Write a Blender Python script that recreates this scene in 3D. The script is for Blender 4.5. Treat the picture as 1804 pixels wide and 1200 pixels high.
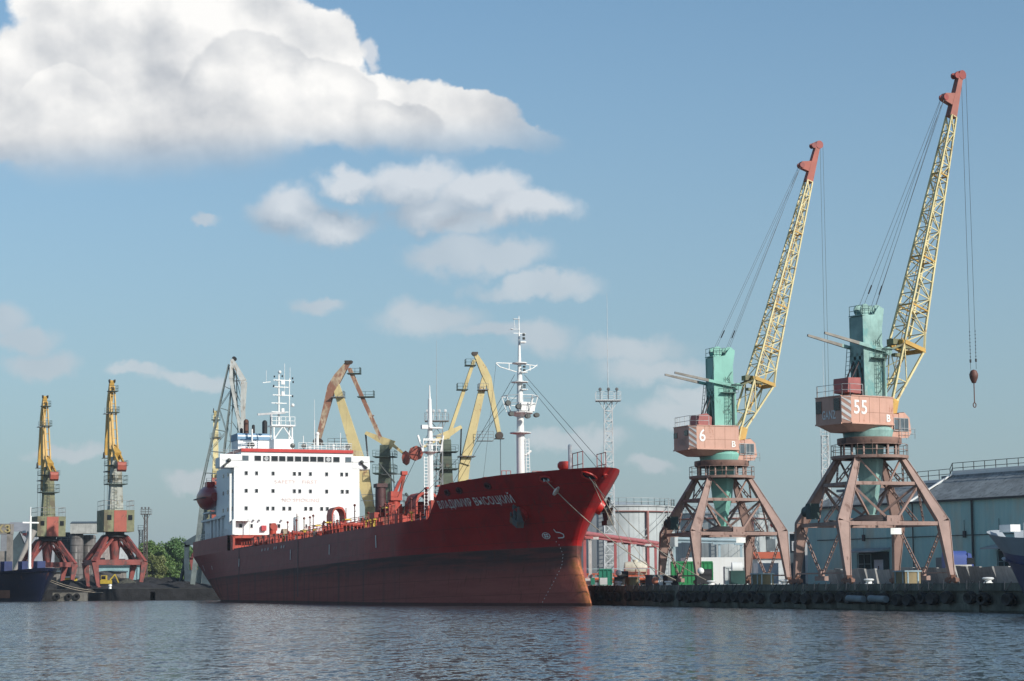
import bpy, bmesh, math, random
import numpy as np
from mathutils import Vector, Matrix
R = math.radians
random.seed(7)
S = bpy.context.scene
COL = S.collection
for o in list(bpy.data.objects): bpy.data.objects.remove(o)

# ------------------------------------------------------------------ camera
FPX = 3740.0                       # focal length in photo pixels (photo 1804 x 1200)
EYE = Vector((0, 0, 2.1))
PITCH = math.atan(433.5 / FPX); ROLL = R(0.35)
cam = bpy.data.cameras.new('camera'); camo = bpy.data.objects.new('camera', cam)
COL.objects.link(camo); S.camera = camo
cam.sensor_width = 36.0; cam.lens = FPX / 1804 * 36
cam.clip_start = 1.0; cam.clip_end = 20000
ROT = Matrix.Rotation(math.pi / 2 + PITCH, 3, 'X') @ Matrix.Rotation(-ROLL, 3, 'Z')
camo.matrix_world = Matrix.Translation(EYE) @ ROT.to_4x4()
def ray(px, py):
    return ROT @ Vector(((px - 902) / FPX, -(py - 600) / FPX, -1.0))
def at(px, py, Y):
    d = ray(px, py); return EYE + d * (Y / d.y)
QZ = 2.15                          # quay level above the water
# ------------------------------------------------------------------ sky and sun
SUN_AZ, SUN_EL = R(131), R(29)     # azimuth clockwise from +Y
w = bpy.data.worlds.new("World"); S.world = w; w.use_nodes = True
nt = w.node_tree; nt.nodes.clear()
class NG:
    """tiny node-graph writer"""
    def __init__(s, nt): s.nt = nt
    def n(s, t, **k):
        x = s.nt.nodes.new(t)
        for a, b in k.items(): setattr(x, a, b)
        return x
    def put(s, sock, v):
        if isinstance(v, bpy.types.NodeSocket): s.nt.links.new(v, sock)
        elif v is not None: sock.default_value = v
    def m(s, op, a, b=None, c=None, clamp=False):
        x = s.n('ShaderNodeMath', operation=op, use_clamp=clamp)
        for i, v in enumerate((a, b, c)):
            if v is not None: s.put(x.inputs[i], v)
        return x.outputs[0]
    def vm(s, op, a, b=None, out=0):
        x = s.n('ShaderNodeVectorMath', operation=op)
        s.put(x.inputs[0], a)
        if b is not None: s.put(x.inputs[1], b)
        return x.outputs[out]
    def xyz(s, a, b, c):
        x = s.n('ShaderNodeCombineXYZ')
        for i, v in enumerate((a, b, c)): s.put(x.inputs[i], v)
        return x.outputs[0]
    def noise(s, vec, scale, detail=4, rough=.5, col=False, dim='3D'):
        x = s.n('ShaderNodeTexNoise', noise_dimensions=dim)
        s.put(x.inputs['Vector'], vec); x.inputs['Scale'].default_value = scale
        x.inputs['Detail'].default_value = detail; x.inputs['Roughness'].default_value = rough
        return x.outputs['Color' if col else 'Fac']
    def ramp(s, f, lo, hi, a=0., b=1., smooth=True):
        x = s.n('ShaderNodeMapRange', interpolation_type='SMOOTHSTEP' if smooth else 'LINEAR')
        s.put(x.inputs[0], f); 
        for i, v in enumerate((lo, hi, a, b)): s.put(x.inputs[i + 1], v)
        return x.outputs[0]
    def mix(s, f, a, b, blend='MIX'):
        x = s.n('ShaderNodeMix', data_type='RGBA', blend_type=blend)
        s.put(x.inputs[0], f); s.put(x.inputs[6], a if isinstance(a, bpy.types.NodeSocket) else (*a, 1)[:4])
        s.put(x.inputs[7], b if isinstance(b, bpy.types.NodeSocket) else (*b, 1)[:4])
        return x.outputs[2]
g = NG(nt)
sky = g.n('ShaderNodeTexSky', sky_type='NISHITA', sun_disc=False)
sky.sun_elevation = SUN_EL; sky.sun_rotation = SUN_AZ
sky.air_density = 1.0; sky.dust_density = 0.6; sky.ozone_density = 3.0; sky.altitude = 0
bg_sky = g.n('ShaderNodeBackground'); bg_sky.inputs[1].default_value = 0.122
hsv = g.n('ShaderNodeHueSaturation'); hsv.inputs['Saturation'].default_value = 0.95
nt.links.new(g.vm('MULTIPLY', sky.outputs[0], (.82, .97, .95)), hsv.inputs['Color']); nt.links.new(hsv.outputs[0], bg_sky.inputs[0])
tc = g.n('ShaderNodeTexCoord'); sx = g.n('ShaderNodeSeparateXYZ'); nt.links.new(tc.outputs['Generated'], sx.inputs[0])
yy = g.m('MAXIMUM', sx.outputs[1], 0.05)
U = g.m('MULTIPLY', g.m('DIVIDE', sx.outputs[0], yy), 10.0); V = g.m('MULTIPLY', g.m('DIVIDE', sx.outputs[2], yy), 10.0)
front = g.ramp(sx.outputs[1], 0.2, 0.6)
P = g.xyz(U, V, 0.0)
def uv(px, py):
    d = ray(px, py); return (d.x / d.y * 10, d.z / d.y * 10)
warp = g.vm('SCALE', g.vm('SUBTRACT', g.noise(P, 2.2, 5, .6, col=True), (.5, .5, .5))); warp.node.inputs[3].default_value = 0.30
warpB = g.vm('SCALE', g.vm('SUBTRACT', g.noise(P, 6.0, 4, .6, col=True), (.5, .5, .5))); warpB.node.inputs[3].default_value = 0.10
PW = g.vm('ADD', g.vm('ADD', P, warp), warpB)
def field(blobs, p):
    acc = None
    for (px, py, rx, ry) in blobs:
        cu, cv = uv(px, py)
        q = g.vm('MULTIPLY', g.vm('SUBTRACT', p, (cu, cv, 0)), (374. / rx, 374. / ry, 0))
        f = g.m('SUBTRACT', 1.0, g.vm('LENGTH', q, out='Value'))
        acc = f if acc is None else g.m('SMOOTH_MAX', acc, f, 0.15)
    return acc
big = [(300, 50, 300, 140), (520, 80, 130, 95), (90, 190, 160, 120), (380, 180, 280, 100), (610, 195, 200, 80), (760, 218, 160, 62), (905, 244, 115, 28), (250, 245, 340, 95), (-10, 190, 80, 110), (70, 262, 170, 40)]
mid = [(510, 370, 85, 56), (600, 395, 100, 46), (620, 320, 70, 34), (720, 322, 120, 50), (840, 340, 100, 44), (930, 370, 95, 40), (760, 370, 90, 40), (655, 95, 24, 30)]
low = [(800, 445, 120, 42), (900, 452, 80, 34), (830, 395, 80, 26), (760, 555, 115, 40), (940, 500, 140, 24), (950, 590, 75, 42), (870, 580, 120, 26), (560, 525, 60, 20), (1110, 610, 130, 34), (1150, 645, 120, 34), (1190, 720, 120, 36), (1010, 770, 100, 28),
       (8, 555, 50, 42), (40, 590, 70, 26), (70, 635, 80, 30), (340, 660, 110, 16), (1140, 825, 60, 16), (350, 835, 70, 26), (360, 385, 30, 12), (240, 652, 60, 14), (1240, 690, 100, 22), (340, 850, 40, 20), (120, 800, 90, 16)]
def puffs(p, lv=((1.5, .60), (3.6, .26), (8.5, .16))):
    acc = None
    for sc, am in lv:
        v = g.n('ShaderNodeTexVoronoi', feature='SMOOTH_F1', voronoi_dimensions='2D'); g.put(v.inputs['Vector'], p); v.inputs['Scale'].default_value = sc; v.inputs['Smoothness'].default_value = .45
        k = g.m('MULTIPLY', g.m('SUBTRACT', .55, v.outputs['Distance']), am)
        acc = k if acc is None else g.m('ADD', acc, k)
    return acc
PP = g.vm('ADD', P, warpB)
pf = puffs(PP)
fA = g.m('ADD', g.m('ADD', field(big, PW), g.m('MULTIPLY', pf, .75)), g.m('MULTIPLY', g.m('SUBTRACT', g.noise(P, 14., 5, .62), .5), .10))
fB = g.m('ADD', field(mid, PW), g.m('ADD', g.m('MULTIPLY', pf, .5), g.m('MULTIPLY', g.m('SUBTRACT', g.noise(P, 7.0, 6, .62), .5), .35)))
fC = g.m('ADD', field(low, PW), g.m('ADD', g.m('MULTIPLY', pf, .4), g.m('MULTIPLY', g.m('SUBTRACT', g.noise(P, 6.0, 6, .62), .5), .5)))
# the lower edge of the clouds is softer than the sunlit upper edge
v270 = uv(400, 275)[1]; v140 = uv(400, 95)[1]; vb0 = uv(400, 345)[1]; vb1 = uv(400, 232)[1]
slant = g.m('SUBTRACT', V, g.m('MULTIPLY', g.m('ADD', U, 2.4), .045))
up = g.ramp(V, v270 - .15, v140)
aA = g.m('MULTIPLY', g.ramp(fA, 0.0, g.ramp(up, 0, .6, .70, .14, False)), g.ramp(slant, vb0 - .02, vb1))
tail = g.ramp(U, uv(840, 240)[0], uv(1030, 240)[0], 1., .45)
aA = g.m('MULTIPLY', aA, tail)
aB = g.m('MULTIPLY', g.ramp(fB, -.04, 0.55), .70)
aC = g.m('MULTIPLY', g.ramp(fC, -.02, 0.65), .58)
# relief: puff height here minus puff height towards the light
big2 = ((1.7, .60), (3.9, .22))
pL = puffs(g.vm('ADD', PP, (.07, .10, 0)), big2)
rel = g.m('MULTIPLY', g.m('SUBTRACT', puffs(PP, big2), pL), 1.5)
fine = g.m('MULTIPLY', g.m('SUBTRACT', g.noise(P, 9., 5, .6), g.noise(g.vm('ADD', P, (.025, .04, 0)), 9., 4, .5)), .35)
soft = g.m('SUBTRACT', g.noise(g.vm('ADD', P, warp), 1.1, 3, .5), g.noise(g.vm('ADD', g.vm('ADD', P, warp), (.2, .3, 0)), 1.1, 3, .5))
lit = g.m('ADD', g.m('ADD', g.m('MULTIPLY', up, .60), g.m('ADD', fine, .25)), g.m('ADD', g.m('MULTIPLY', rel, g.m('ADD', .25, up)), g.m('MULTIPLY', soft, .9)), clamp=True)
# a nearer billow stands in front of the bright back of the cloud
fF = g.m('ADD', field([(430, 150, 120, 100), (560, 180, 110, 78), (660, 225, 110, 50)], g.vm('ADD', P, warpB)), g.m('MULTIPLY', pf, .55))
fG = g.m('ADD', field([(120, 190, 80, 75), (200, 235, 120, 50)], g.vm('ADD', P, warpB)), g.m('MULTIPLY', pf, .55))
def rim(f): return g.m('MULTIPLY', g.ramp(f, 0.0, .10), g.ramp(f, .10, .60, 1., 0.))
WL = g.m('ADD', V, g.m('MULTIPLY', g.m('SUBTRACT', U, uv(400, 150)[0]), .22))
mF = g.ramp(WL, uv(400, 190)[1], uv(400, 125)[1]); mG = g.ramp(V, uv(120, 190)[1], uv(120, 140)[1])
lit = g.m('SUBTRACT', lit, g.m('MULTIPLY', g.m('MULTIPLY', rim(fF), mF), .27), clamp=True)
lit = g.m('ADD', lit, g.m('MULTIPLY', g.m('MULTIPLY', rim(fG), mG), .14), clamp=True)
cA = g.mix(lit, (.36, .40, .46), (.96, .95, .93))
topB = g.m('MULTIPLY', g.m('SUBTRACT', field(mid, PW), field(mid, g.vm('ADD', PW, (.08, .14, 0)))), .75)
relB = g.m('ADD', g.m('ADD', .40, topB), g.m('ADD', g.m('MULTIPLY', rel, .55), g.m('MULTIPLY', soft, .8)), clamp=True)
cB = g.mix(relB, (.37, .42, .49), (.78, .78, .79))
relC = g.m('ADD', .6, g.m('ADD', g.m('MULTIPLY', rel, .55), g.m('MULTIPLY', soft, .8)), clamp=True)
cC = g.mix(relC, (.41, .45, .51), (.72, .73, .745))
a1 = g.m('MULTIPLY', aC, front); a2 = g.m('MULTIPLY', aB, front); a3 = g.m('MULTIPLY', aA, front)
last = bg_sky.outputs[0]
# thin haze towards the horizon
hz = g.n('ShaderNodeBackground'); hz.inputs[0].default_value = (.264, .336, .405, 1)
ms = g.n('ShaderNodeMixShader'); g.put(ms.inputs[0], g.m('POWER', g.ramp(sx.outputs[2], 0.0, .30, .86, 0., False), 1.2)); nt.links.new(last, ms.inputs[1]); nt.links.new(hz.outputs[0], ms.inputs[2]); last = ms.outputs[0]
for a, c in ((a1, cC), (a2, cB), (a3, cA)):
    b = g.n('ShaderNodeBackground'); g.put(b.inputs[0], c)
    ms = g.n('ShaderNodeMixShader'); g.put(ms.inputs[0], a); nt.links.new(last, ms.inputs[1]); nt.links.new(b.outputs[0], ms.inputs[2]); last = ms.outputs[0]
wo = g.n('ShaderNodeOutputWorld'); nt.links.new(last, wo.inputs[0])
w.cycles.sampling_method = 'MANUAL'; w.cycles.sample_map_resolution = 512

sl = bpy.data.lights.new('sun', 'SUN'); sl.energy = 4.3; sl.angle = R(0.53); sl.color = (1, .955, .88)
so = bpy.data.objects.new('sun', sl); COL.objects.link(so)
sund = Vector((math.sin(SUN_AZ) * math.cos(SUN_EL), math.cos(SUN_AZ) * math.cos(SUN_EL), math.sin(SUN_EL)))
so.rotation_euler = sund.to_track_quat('Z', 'Y').to_euler(); so.location = (60, -60, 120)
S.view_settings.view_transform = 'Standard'; S.view_settings.look = 'None'
S.view_settings.exposure = 0.08; S.view_settings.gamma = 1.0
S.cycles.max_bounces = 6; S.cycles.diffuse_bounces = 2; S.cycles.glossy_bounces = 3; S.cycles.transmission_bounces = 2
S.cycles.sample_clamp_indirect = 4.0

# ------------------------------------------------------------------ materials
MATS = {}
def mat(name, col, rough=.6, metal=0., var=.25, vs=.6, rust=0., rcol=(.16, .06, .025), rs=.8, streak=0., bump=.0, grime=None, spec=None):
    """paint or stone with patchy wear: var = tone variation, rust = share covered, streak = vertical run-off stains"""
    if name in MATS: return MATS[name]
    m = bpy.data.materials.new(name); m.use_nodes = True; t = m.node_tree; b = t.nodes['Principled BSDF']; q = NG(t)
    tc = q.n('ShaderNodeTexCoord').outputs['Object']
    n1 = q.noise(tc, vs, 6, .62)
    c = q.mix(q.ramp(n1, .3, .7), tuple(x * (1 - var) for x in col), tuple(min(1, x * (1 + var * .6)) for x in col))
    nf = q.noise(q.vm('MULTIPLY', tc, (3.1, 3.1, 1.2)), 2.2, 6, .7); c = q.mix(q.m('MULTIPLY', q.ramp(nf, .56, .70), min(.6, var * 1.6)), c, tuple(x * .62 for x in col))
    if streak:
        sv = q.vm('MULTIPLY', tc, (1.6, 1.6, .09)); n2 = q.noise(sv, 1.6, 4, .6)
        c = q.mix(q.m('MULTIPLY', q.ramp(n2, .48, .72), streak), c, grime or tuple(x * .35 for x in col))
    if rust:
        n3 = q.noise(q.vm('MULTIPLY', tc, (1, 1, .5)), rs, 8, .7)
        c = q.mix(q.ramp(n3, .62 - rust * .35, .70 - rust * .3), c, rcol)
    q.put(b.inputs['Base Color'], c); b.inputs['Roughness'].default_value = rough; b.inputs['Metallic'].default_value = metal
    if spec is not None: b.inputs['Specular IOR Level'].default_value = spec
    if bump:
        bp = q.n('ShaderNodeBump'); bp.inputs['Strength'].default_value = bump; bp.inputs['Distance'].default_value = .1
        q.put(bp.inputs['Height'], q.noise(tc, vs * 4, 5, .6)); t.links.new(bp.outputs[0], b.inputs['Normal'])
    MATS[name] = m; return m
WHITE = mat('white_paint', (.80, .80, .77), .45, var=.05, vs=.4, streak=.12, grime=(.52, .45, .34))
HOUSEW = mat('white_house_paint', (.84, .84, .82), .5, var=.03, vs=.3, streak=.05, grime=(.62, .56, .46))
RED = mat('deck_red_paint', (.42, .045, .022), .55, var=.3, rust=.25, rcol=(.17, .045, .022), rs=.9)
BRED = mat('bright_red_paint', (.50, .02, .012), .4, var=.15)
DARK = mat('dark_glass', (.018, .02, .024), .12, var=.2)
GLASS = mat('grey_glass', (.10, .13, .15), .08, var=.3)
BLACK = mat('black_rubber', (.018, .018, .02), .7, var=.3)
STEEL = mat('grey_steel', (.22, .23, .235), .5, .3, var=.3, rust=.25)
LGREY = mat('pale_grey_paint', (.58, .60, .60), .5, var=.2, rust=.15, rcol=(.26, .17, .11))
GALV = mat('galvanised_steel', (.36, .37, .37), .5, .3, var=.3, rust=.1)
ROPE = mat('mooring_rope', (.40, .34, .26), .8)
WIRE = mat('steel_wire', (.05, .055, .06), .5, .5)
PINK = mat('faded_salmon_paint', (.56, .315, .235), .6, var=.10, vs=.5, rust=.10, rcol=(.33, .11, .06), rs=.7, streak=.22, grime=(.38, .15, .09))
BROWN = mat('faded_brown_paint', (.31, .20, .165), .65, var=.18, vs=.6, rust=.18, rcol=(.14, .07, .05), rs=1.1, streak=.3, grime=(.16, .08, .06))
GREEN = mat('sea_green_paint', (.20, .45, .37), .55, var=.15, vs=.35, rust=.10, rcol=(.07, .12, .10), rs=.7, streak=.2)
TEALG = mat('patched_pale_green_paint', (.26, .42, .38), .6, var=.35, vs=.5, rust=.25, rcol=(.13, .30, .29), rs=.6, streak=.25)
YELLOW = mat('pale_yellow_paint', (.66, .56, .29), .55, var=.15, vs=.6, rust=.18, rcol=(.30, .17, .07), rs=1.2)
YELD = mat('deep_yellow_paint', (.56, .33, .07), .55, var=.2, rust=.12, rcol=(.20, .12, .04))
CREAM = mat('cream_yellow_paint', (.62, .50, .24), .6, var=.12, vs=.3, rust=.10, rcol=(.34, .17, .09), streak=.25, grime=(.30, .18, .10))
RUSTY = mat('rust_streaked_cream_paint', (.52, .40, .27), .75, var=.3, vs=.5, rust=.52, rcol=(.27, .125, .08), rs=.7)
CTIP = mat('brick_red_paint', (.36, .085, .055), .6, var=.15, rust=.15, rcol=(.16, .05, .035))
PRED = mat('portal_red_paint', (.25, .060, .050), .65, var=.25, rust=.35, rcol=(.10, .05, .045), rs=.5)
OLIVE = mat('olive_green_paint', (.20, .20, .11), .7, var=.3, rust=.3, rcol=(.12, .10, .06), rs=.6)
OLIVED = mat('dark_green_grey_paint', (.10, .125, .09), .7, var=.3, rust=.2, rcol=(.13, .09, .06), rs=.6)
PALEC = mat('pale_stained_paint', (.42, .43, .38), .65, var=.3, rust=.3, rcol=(.17, .15, .10), rs=.5, streak=.4)
NAVY = mat('navy_hull_paint', (.008, .012, .034), .35, var=.25, vs=.3, rust=.06, rcol=(.12, .05, .03))
BLUE = mat('blue_hull_paint', (.012, .028, .13), .35, var=.2)
TANKG = mat('grey_tank_steel', (.42, .45, .45), .5, .1, var=.15, vs=.25, streak=.35, grime=(.24, .245, .24))
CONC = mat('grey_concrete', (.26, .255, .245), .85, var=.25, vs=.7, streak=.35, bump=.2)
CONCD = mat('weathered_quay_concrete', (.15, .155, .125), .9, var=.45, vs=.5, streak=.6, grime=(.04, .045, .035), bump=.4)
BRICK = mat('old_stained_render', (.24, .215, .19), .85, var=.35, vs=.4, streak=.5)
COALM = mat('coal', (.022, .022, .024), .9, var=.5, vs=.8, bump=.8)
COALG = mat('grey_coal_dust', (.075, .072, .07), .95, var=.4, vs=.5, bump=.6)
SLATE = mat('blue_grey_sheet', (.085, .115, .135), .65, var=.25, vs=.3, streak=.3)
SALMP = mat('pink_red_pipe_paint', (.42, .125, .125), .5, var=.15)
BLUEP = mat('light_blue_grey_paint', (.34, .44, .48), .5, var=.15)
KGREEN = mat('container_green_paint', (.03, .27, .09), .5, var=.12, streak=.3)
DGREEN = mat('cabin_green_paint', (.02, .20, .13), .5, var=.15)
ANCH = mat('anchor_grey', (.09, .10, .10), .7, var=.4, rust=.3)
LETW = mat('white_lettering', (.78, .76, .73), .6, var=.15, rust=.12, rcol=(.3, .2, .18), rs=2.)
LETR = mat('faded_red_lettering', (.72, .56, .52), .6, var=.2)
BLUET = mat('funnel_blue_paint', (.07, .20, .33), .5, var=.15)
ORSH = mat('orange_red_roof', (.55, .12, .05), .7, var=.2)
ROOFD = mat('old_corrugated_roof', (.24, .265, .275), .8, var=.3, vs=.5, streak=.7, grime=(.07, .08, .085))
LBED = mat('weathered_light_stone', (.52, .50, .45), .85, var=.3, vs=1.5)
BLUEC = mat('blue_tarpaulin', (.06, .10, .32), .5, var=.2)
YCAB = mat('machine_yellow_paint', (.55, .40, .05), .55, var=.2)
TIMB = mat('brown_crate_wood', (.22, .17, .09), .8, var=.3)

# hull paint: red topsides, grey-brown to dull red below the load line, rust at the forefoot
def hull_mat():
    m = bpy.data.materials.new('tanker_hull_paint'); m.use_nodes = True; t = m.node_tree; b = t.nodes['Principled BSDF']; q = NG(t)
    tc = q.n('ShaderNodeTexCoord').outputs['Object']; s = q.n('ShaderNodeSeparateXYZ'); q.put(s.inputs[0], tc); X, Y, Z = s.outputs
    n1 = q.noise(tc, .25, 6, .6)
    top = q.mix(q.ramp(n1, .3, .7), (.32, .010, .012), (.42, .014, .013))
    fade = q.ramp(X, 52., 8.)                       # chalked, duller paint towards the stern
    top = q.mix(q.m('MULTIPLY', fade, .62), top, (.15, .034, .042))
    bandv = q.noise(q.vm('MULTIPLY', tc, (.55, 1, .02)), 1., 5, .6)
    top = q.mix(q.m('MULTIPLY', q.ramp(bandv, .50, .75), .45), top, (.10, .018, .02))
    plate = q.noise(q.vm('MULTIPLY', tc, (.05, .3, 1.4)), 1.2, 5, .6)
    zz = q.m('ADD', q.m('ADD', Z, q.m('MULTIPLY', X, .015)), q.m('MULTIPLY', q.m('SUBTRACT', q.noise(tc, .5, 4, .6), .5), 1.6))
    low = q.mix(q.ramp(zz, 2.2, 5.0), (.31, .085, .066), (.088, .050, .045))
    low = q.mix(q.m('MULTIPLY', q.ramp(plate, .42, .62), .6), low, (.24, .062, .050))
    low = q.mix(q.m('MULTIPLY', q.m('MULTIPLY', q.ramp(bandv, .48, .66), q.ramp(X, 45., 20.)), .6), low, (.075, .055, .050))
    fore = q.m('MULTIPLY', q.m('MULTIPLY', q.ramp(X, 64.4, 66.4), q.ramp(Z, 4.4, 2.6)), q.ramp(Y, -1.0, -.1))
    rusty = q.mix(q.ramp(q.noise(tc, 1.3, 6, .7), .42, .6), (.50, .17, .085), (.30, .13, .035))
    low = q.mix(q.m('MULTIPLY', fore, .9), low, rusty)
    WZ = q.m('ADD', Z, q.m('MULTIPLY', X, .0209)); low = q.mix(q.m('MULTIPLY', q.ramp(WZ, .36, .26), .75), low, (.03, .02, .02))
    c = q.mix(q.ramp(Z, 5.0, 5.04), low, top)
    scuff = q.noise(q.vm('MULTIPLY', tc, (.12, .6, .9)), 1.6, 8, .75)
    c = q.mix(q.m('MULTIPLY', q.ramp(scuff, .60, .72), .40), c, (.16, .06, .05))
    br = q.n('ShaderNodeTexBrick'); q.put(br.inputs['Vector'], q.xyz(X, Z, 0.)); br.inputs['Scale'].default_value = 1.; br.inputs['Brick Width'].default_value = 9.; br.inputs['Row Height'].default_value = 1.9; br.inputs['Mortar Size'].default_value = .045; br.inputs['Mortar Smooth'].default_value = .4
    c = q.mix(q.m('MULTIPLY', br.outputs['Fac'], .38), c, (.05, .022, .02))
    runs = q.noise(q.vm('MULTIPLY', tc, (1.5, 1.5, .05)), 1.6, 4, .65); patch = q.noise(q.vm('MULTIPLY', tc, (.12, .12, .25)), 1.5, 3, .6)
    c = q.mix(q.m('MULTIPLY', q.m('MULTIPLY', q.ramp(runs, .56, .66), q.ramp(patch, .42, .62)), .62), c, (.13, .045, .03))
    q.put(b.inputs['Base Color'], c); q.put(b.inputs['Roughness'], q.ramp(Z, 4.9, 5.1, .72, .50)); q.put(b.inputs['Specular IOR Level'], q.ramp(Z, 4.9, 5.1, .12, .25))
    bp = q.n('ShaderNodeBump'); bp.inputs['Strength'].default_value = .4; bp.inputs['Distance'].default_value = .18
    h = q.m('ADD', q.m('MULTIPLY', q.noise(q.vm('MULTIPLY', tc, (.35, .35, .5)), 1.0, 3), 1.0), q.m('MULTIPLY', q.m('PINGPONG', Z, 1.15), .10))
    q.put(bp.inputs['Height'], h); t.links.new(bp.outputs[0], b.inputs['Normal']); return m
HULL = hull_mat()
# corrugated teal wall of the warehouse
def wall_mat(name, c1, c2, c3, rib=2.2):
    m = bpy.data.materials.new(name); m.use_nodes = True; t = m.node_tree; b = t.nodes['Principled BSDF']; q = NG(t)
    tc = q.n('ShaderNodeTexCoord').outputs['Object']; s = q.n('ShaderNodeSeparateXYZ'); q.put(s.inputs[0], tc)
    n = q.noise(q.vm('MULTIPLY', tc, (1.0, 1.0, .06)), 1.1, 6, .65); n2 = q.noise(q.vm('MULTIPLY', tc, (.5, .5, .15)), .7, 5, .6)
    c = q.mix(q.ramp(n, .35, .65), c1, c2); c = q.mix(q.m('MULTIPLY', q.ramp(n2, .5, .7), .7), c, c3)
    q.put(b.inputs['Base Color'], c); b.inputs['Roughness'].default_value = .65
    bp = q.n('ShaderNodeBump'); bp.inputs['Strength'].default_value = .6; bp.inputs['Distance'].default_value = .06
    q.put(bp.inputs['Height'], q.m('PINGPONG', q.m('MULTIPLY', s.outputs[0], rib), 1.0)); t.links.new(bp.outputs[0], b.inputs['Normal']); return m
TEALW = wall_mat('faded_teal_sheet_wall', (.27, .50, .50), (.38, .58, .55), (.45, .47, .38))
WHSH = wall_mat('white_sheet_wall', (.70, .72, .72), (.76, .78, .78), (.6, .6, .58))

# ------------------------------------------------------------------ mesh writing
XF = None                          # optional reshaping of a whole crane while it is built
class MB:
    def __init__(s, T=None): s.v = []; s.f = []; s.T = T
    def add(s, vs, fs):
        n = len(s.v)
        for p in vs:
            p = Vector(p); s.v.append(tuple(s.T @ p) if s.T else tuple(p))
        s.f += [tuple(i + n for i in f) for f in fs]; return s
    def box(s, c, d, rz=0.):
        x, y, z = (k / 2 for k in d); ca, sa = math.cos(rz), math.sin(rz); vs = []
        for i in range(8):
            a = x if i & 1 else -x; b = y if i & 2 else -y; e = z if i & 4 else -z
            vs.append((c[0] + a * ca - b * sa, c[1] + a * sa + b * ca, c[2] + e))
        return s.add(vs, [(0, 2, 3, 1), (4, 5, 7, 6), (0, 1, 5, 4), (2, 6, 7, 3), (0, 4, 6, 2), (1, 3, 7, 5)])
    def bar(s, a, b, w, h=None, w2=None, h2=None, side=None):
        """beam from a to b; w across (along side), h the other way; tapers to w2, h2"""
        a, b = Vector(a), Vector(b); h = h or w; w2 = w if w2 is None else w2; h2 = h if h2 is None else h2
        d = (b - a).normalized(); up = Vector(side) if side is not None else (Vector((0, 0, 1)) if abs(d.z) < .97 else Vector((0, 1, 0)))
        sd = d.cross(up).normalized() if side is None else (Vector(side) - d * d.dot(Vector(side))).normalized()
        u = sd.cross(d).normalized(); vs = []
        for p, ww, hh in ((a, w, h), (b, w2, h2)):
            for i, j in ((-1, -1), (1, -1), (1, 1), (-1, 1)): vs.append(p + sd * (ww / 2 * i) + u * (hh / 2 * j))
        return s.add(vs, [(0, 3, 2, 1), (4, 5, 6, 7)] + [(i, (i + 1) % 4, 4 + (i + 1) % 4, 4 + i) for i in range(4)])
    def tube(s, a, b, r, r2=None, n=8, cap=True):
        a, b = Vector(a), Vector(b); r2 = r if r2 is None else r2; d = (b - a).normalized()
        x = d.orthogonal().normalized(); y = d.cross(x); vs = []
        for p, q in ((a, r), (b, r2)):
            for i in range(n):
                t = 2 * math.pi * i / n; vs.append(p + x * (q * math.cos(t)) + y * (q * math.sin(t)))
        fs = [(i, (i + 1) % n, n + (i + 1) % n, n + i) for i in range(n)]
        if cap: fs += [tuple(reversed(range(n))), tuple(range(n, 2 * n))]
        return s.add(vs, fs)
    def path(s, pts, r, n=6):
        for a, b in zip(pts, pts[1:]): s.tube(a, b, r, n=n)
        return s
    def prism(s, pts, vec):
        n = len(pts); v = Vector(vec); vs = [Vector(p) for p in pts]; vs = vs + [p + v for p in vs]
        return s.add(vs, [tuple(reversed(range(n))), tuple(range(n, 2 * n))] + [(i, (i + 1) % n, n + (i + 1) % n, n + i) for i in range(n)])
    def lathe(s, prof, c=(0, 0, 0), n=24, axis='z'):
        vs = []; k = len(prof)
        for i in range(n):
            t = 2 * math.pi * i / n
            for r, z in prof:
                if axis == 'z': vs.append((c[0] + r * math.cos(t), c[1] + r * math.sin(t), c[2] + z))
                elif axis == 'x': vs.append((c[0] + z, c[1] + r * math.cos(t), c[2] + r * math.sin(t)))
                else: vs.append((c[0] + r * math.cos(t), c[1] + z, c[2] + r * math.sin(t)))
        fs = [(i * k + j, ((i + 1) % n) * k + j, ((i + 1) % n) * k + j + 1, i * k + j + 1) for i in range(n) for j in range(k - 1)]
        s.add(vs, fs); b = len(s.v) - n * k
        if prof[0][0] > 1e-4: s.f.append(tuple(b + i * k for i in reversed(range(n))))
        if prof[-1][0] > 1e-4: s.f.append(tuple(b + i * k + k - 1 for i in range(n)))
        return s
    def ball(s, c, r, n=10, sz=1.):
        return s.lathe([(max(1e-5, r * math.sin(math.pi * j / 8)), -r * sz * math.cos(math.pi * j / 8)) for j in range(9)], c, n)
    def rail(s, pts, h=1.0, step=1.5, r=.025, rows=2):
        for a, b in zip(pts, pts[1:]):
            a, b = Vector(a), Vector(b); L = (b - a).length; k = max(1, round(L / step)); up = Vector((0, 0, h))
            for i in range(k + 1):
                p = a.lerp(b, i / k); s.tube(p, p + up, r, n=4)
            for j in range(1, rows + 1): s.tube(a + up * (j / rows), b + up * (j / rows), r, n=4)
        return s
    def truss(s, A0, A1, B0, B1, k, w, cross=False, posts=True):
        A0, A1, B0, B1 = map(Vector, (A0, A1, B0, B1))
        for i in range(k):
            a, a2 = A0.lerp(A1, i / k), A0.lerp(A1, (i + 1) / k); b, b2 = B0.lerp(B1, i / k), B0.lerp(B1, (i + 1) / k)
            if cross or i % 2 == 0: s.bar(a, b2, w)
            if cross or i % 2: s.bar(b, a2, w)
            if posts: s.bar(a2, b2, w)
        return s
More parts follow.
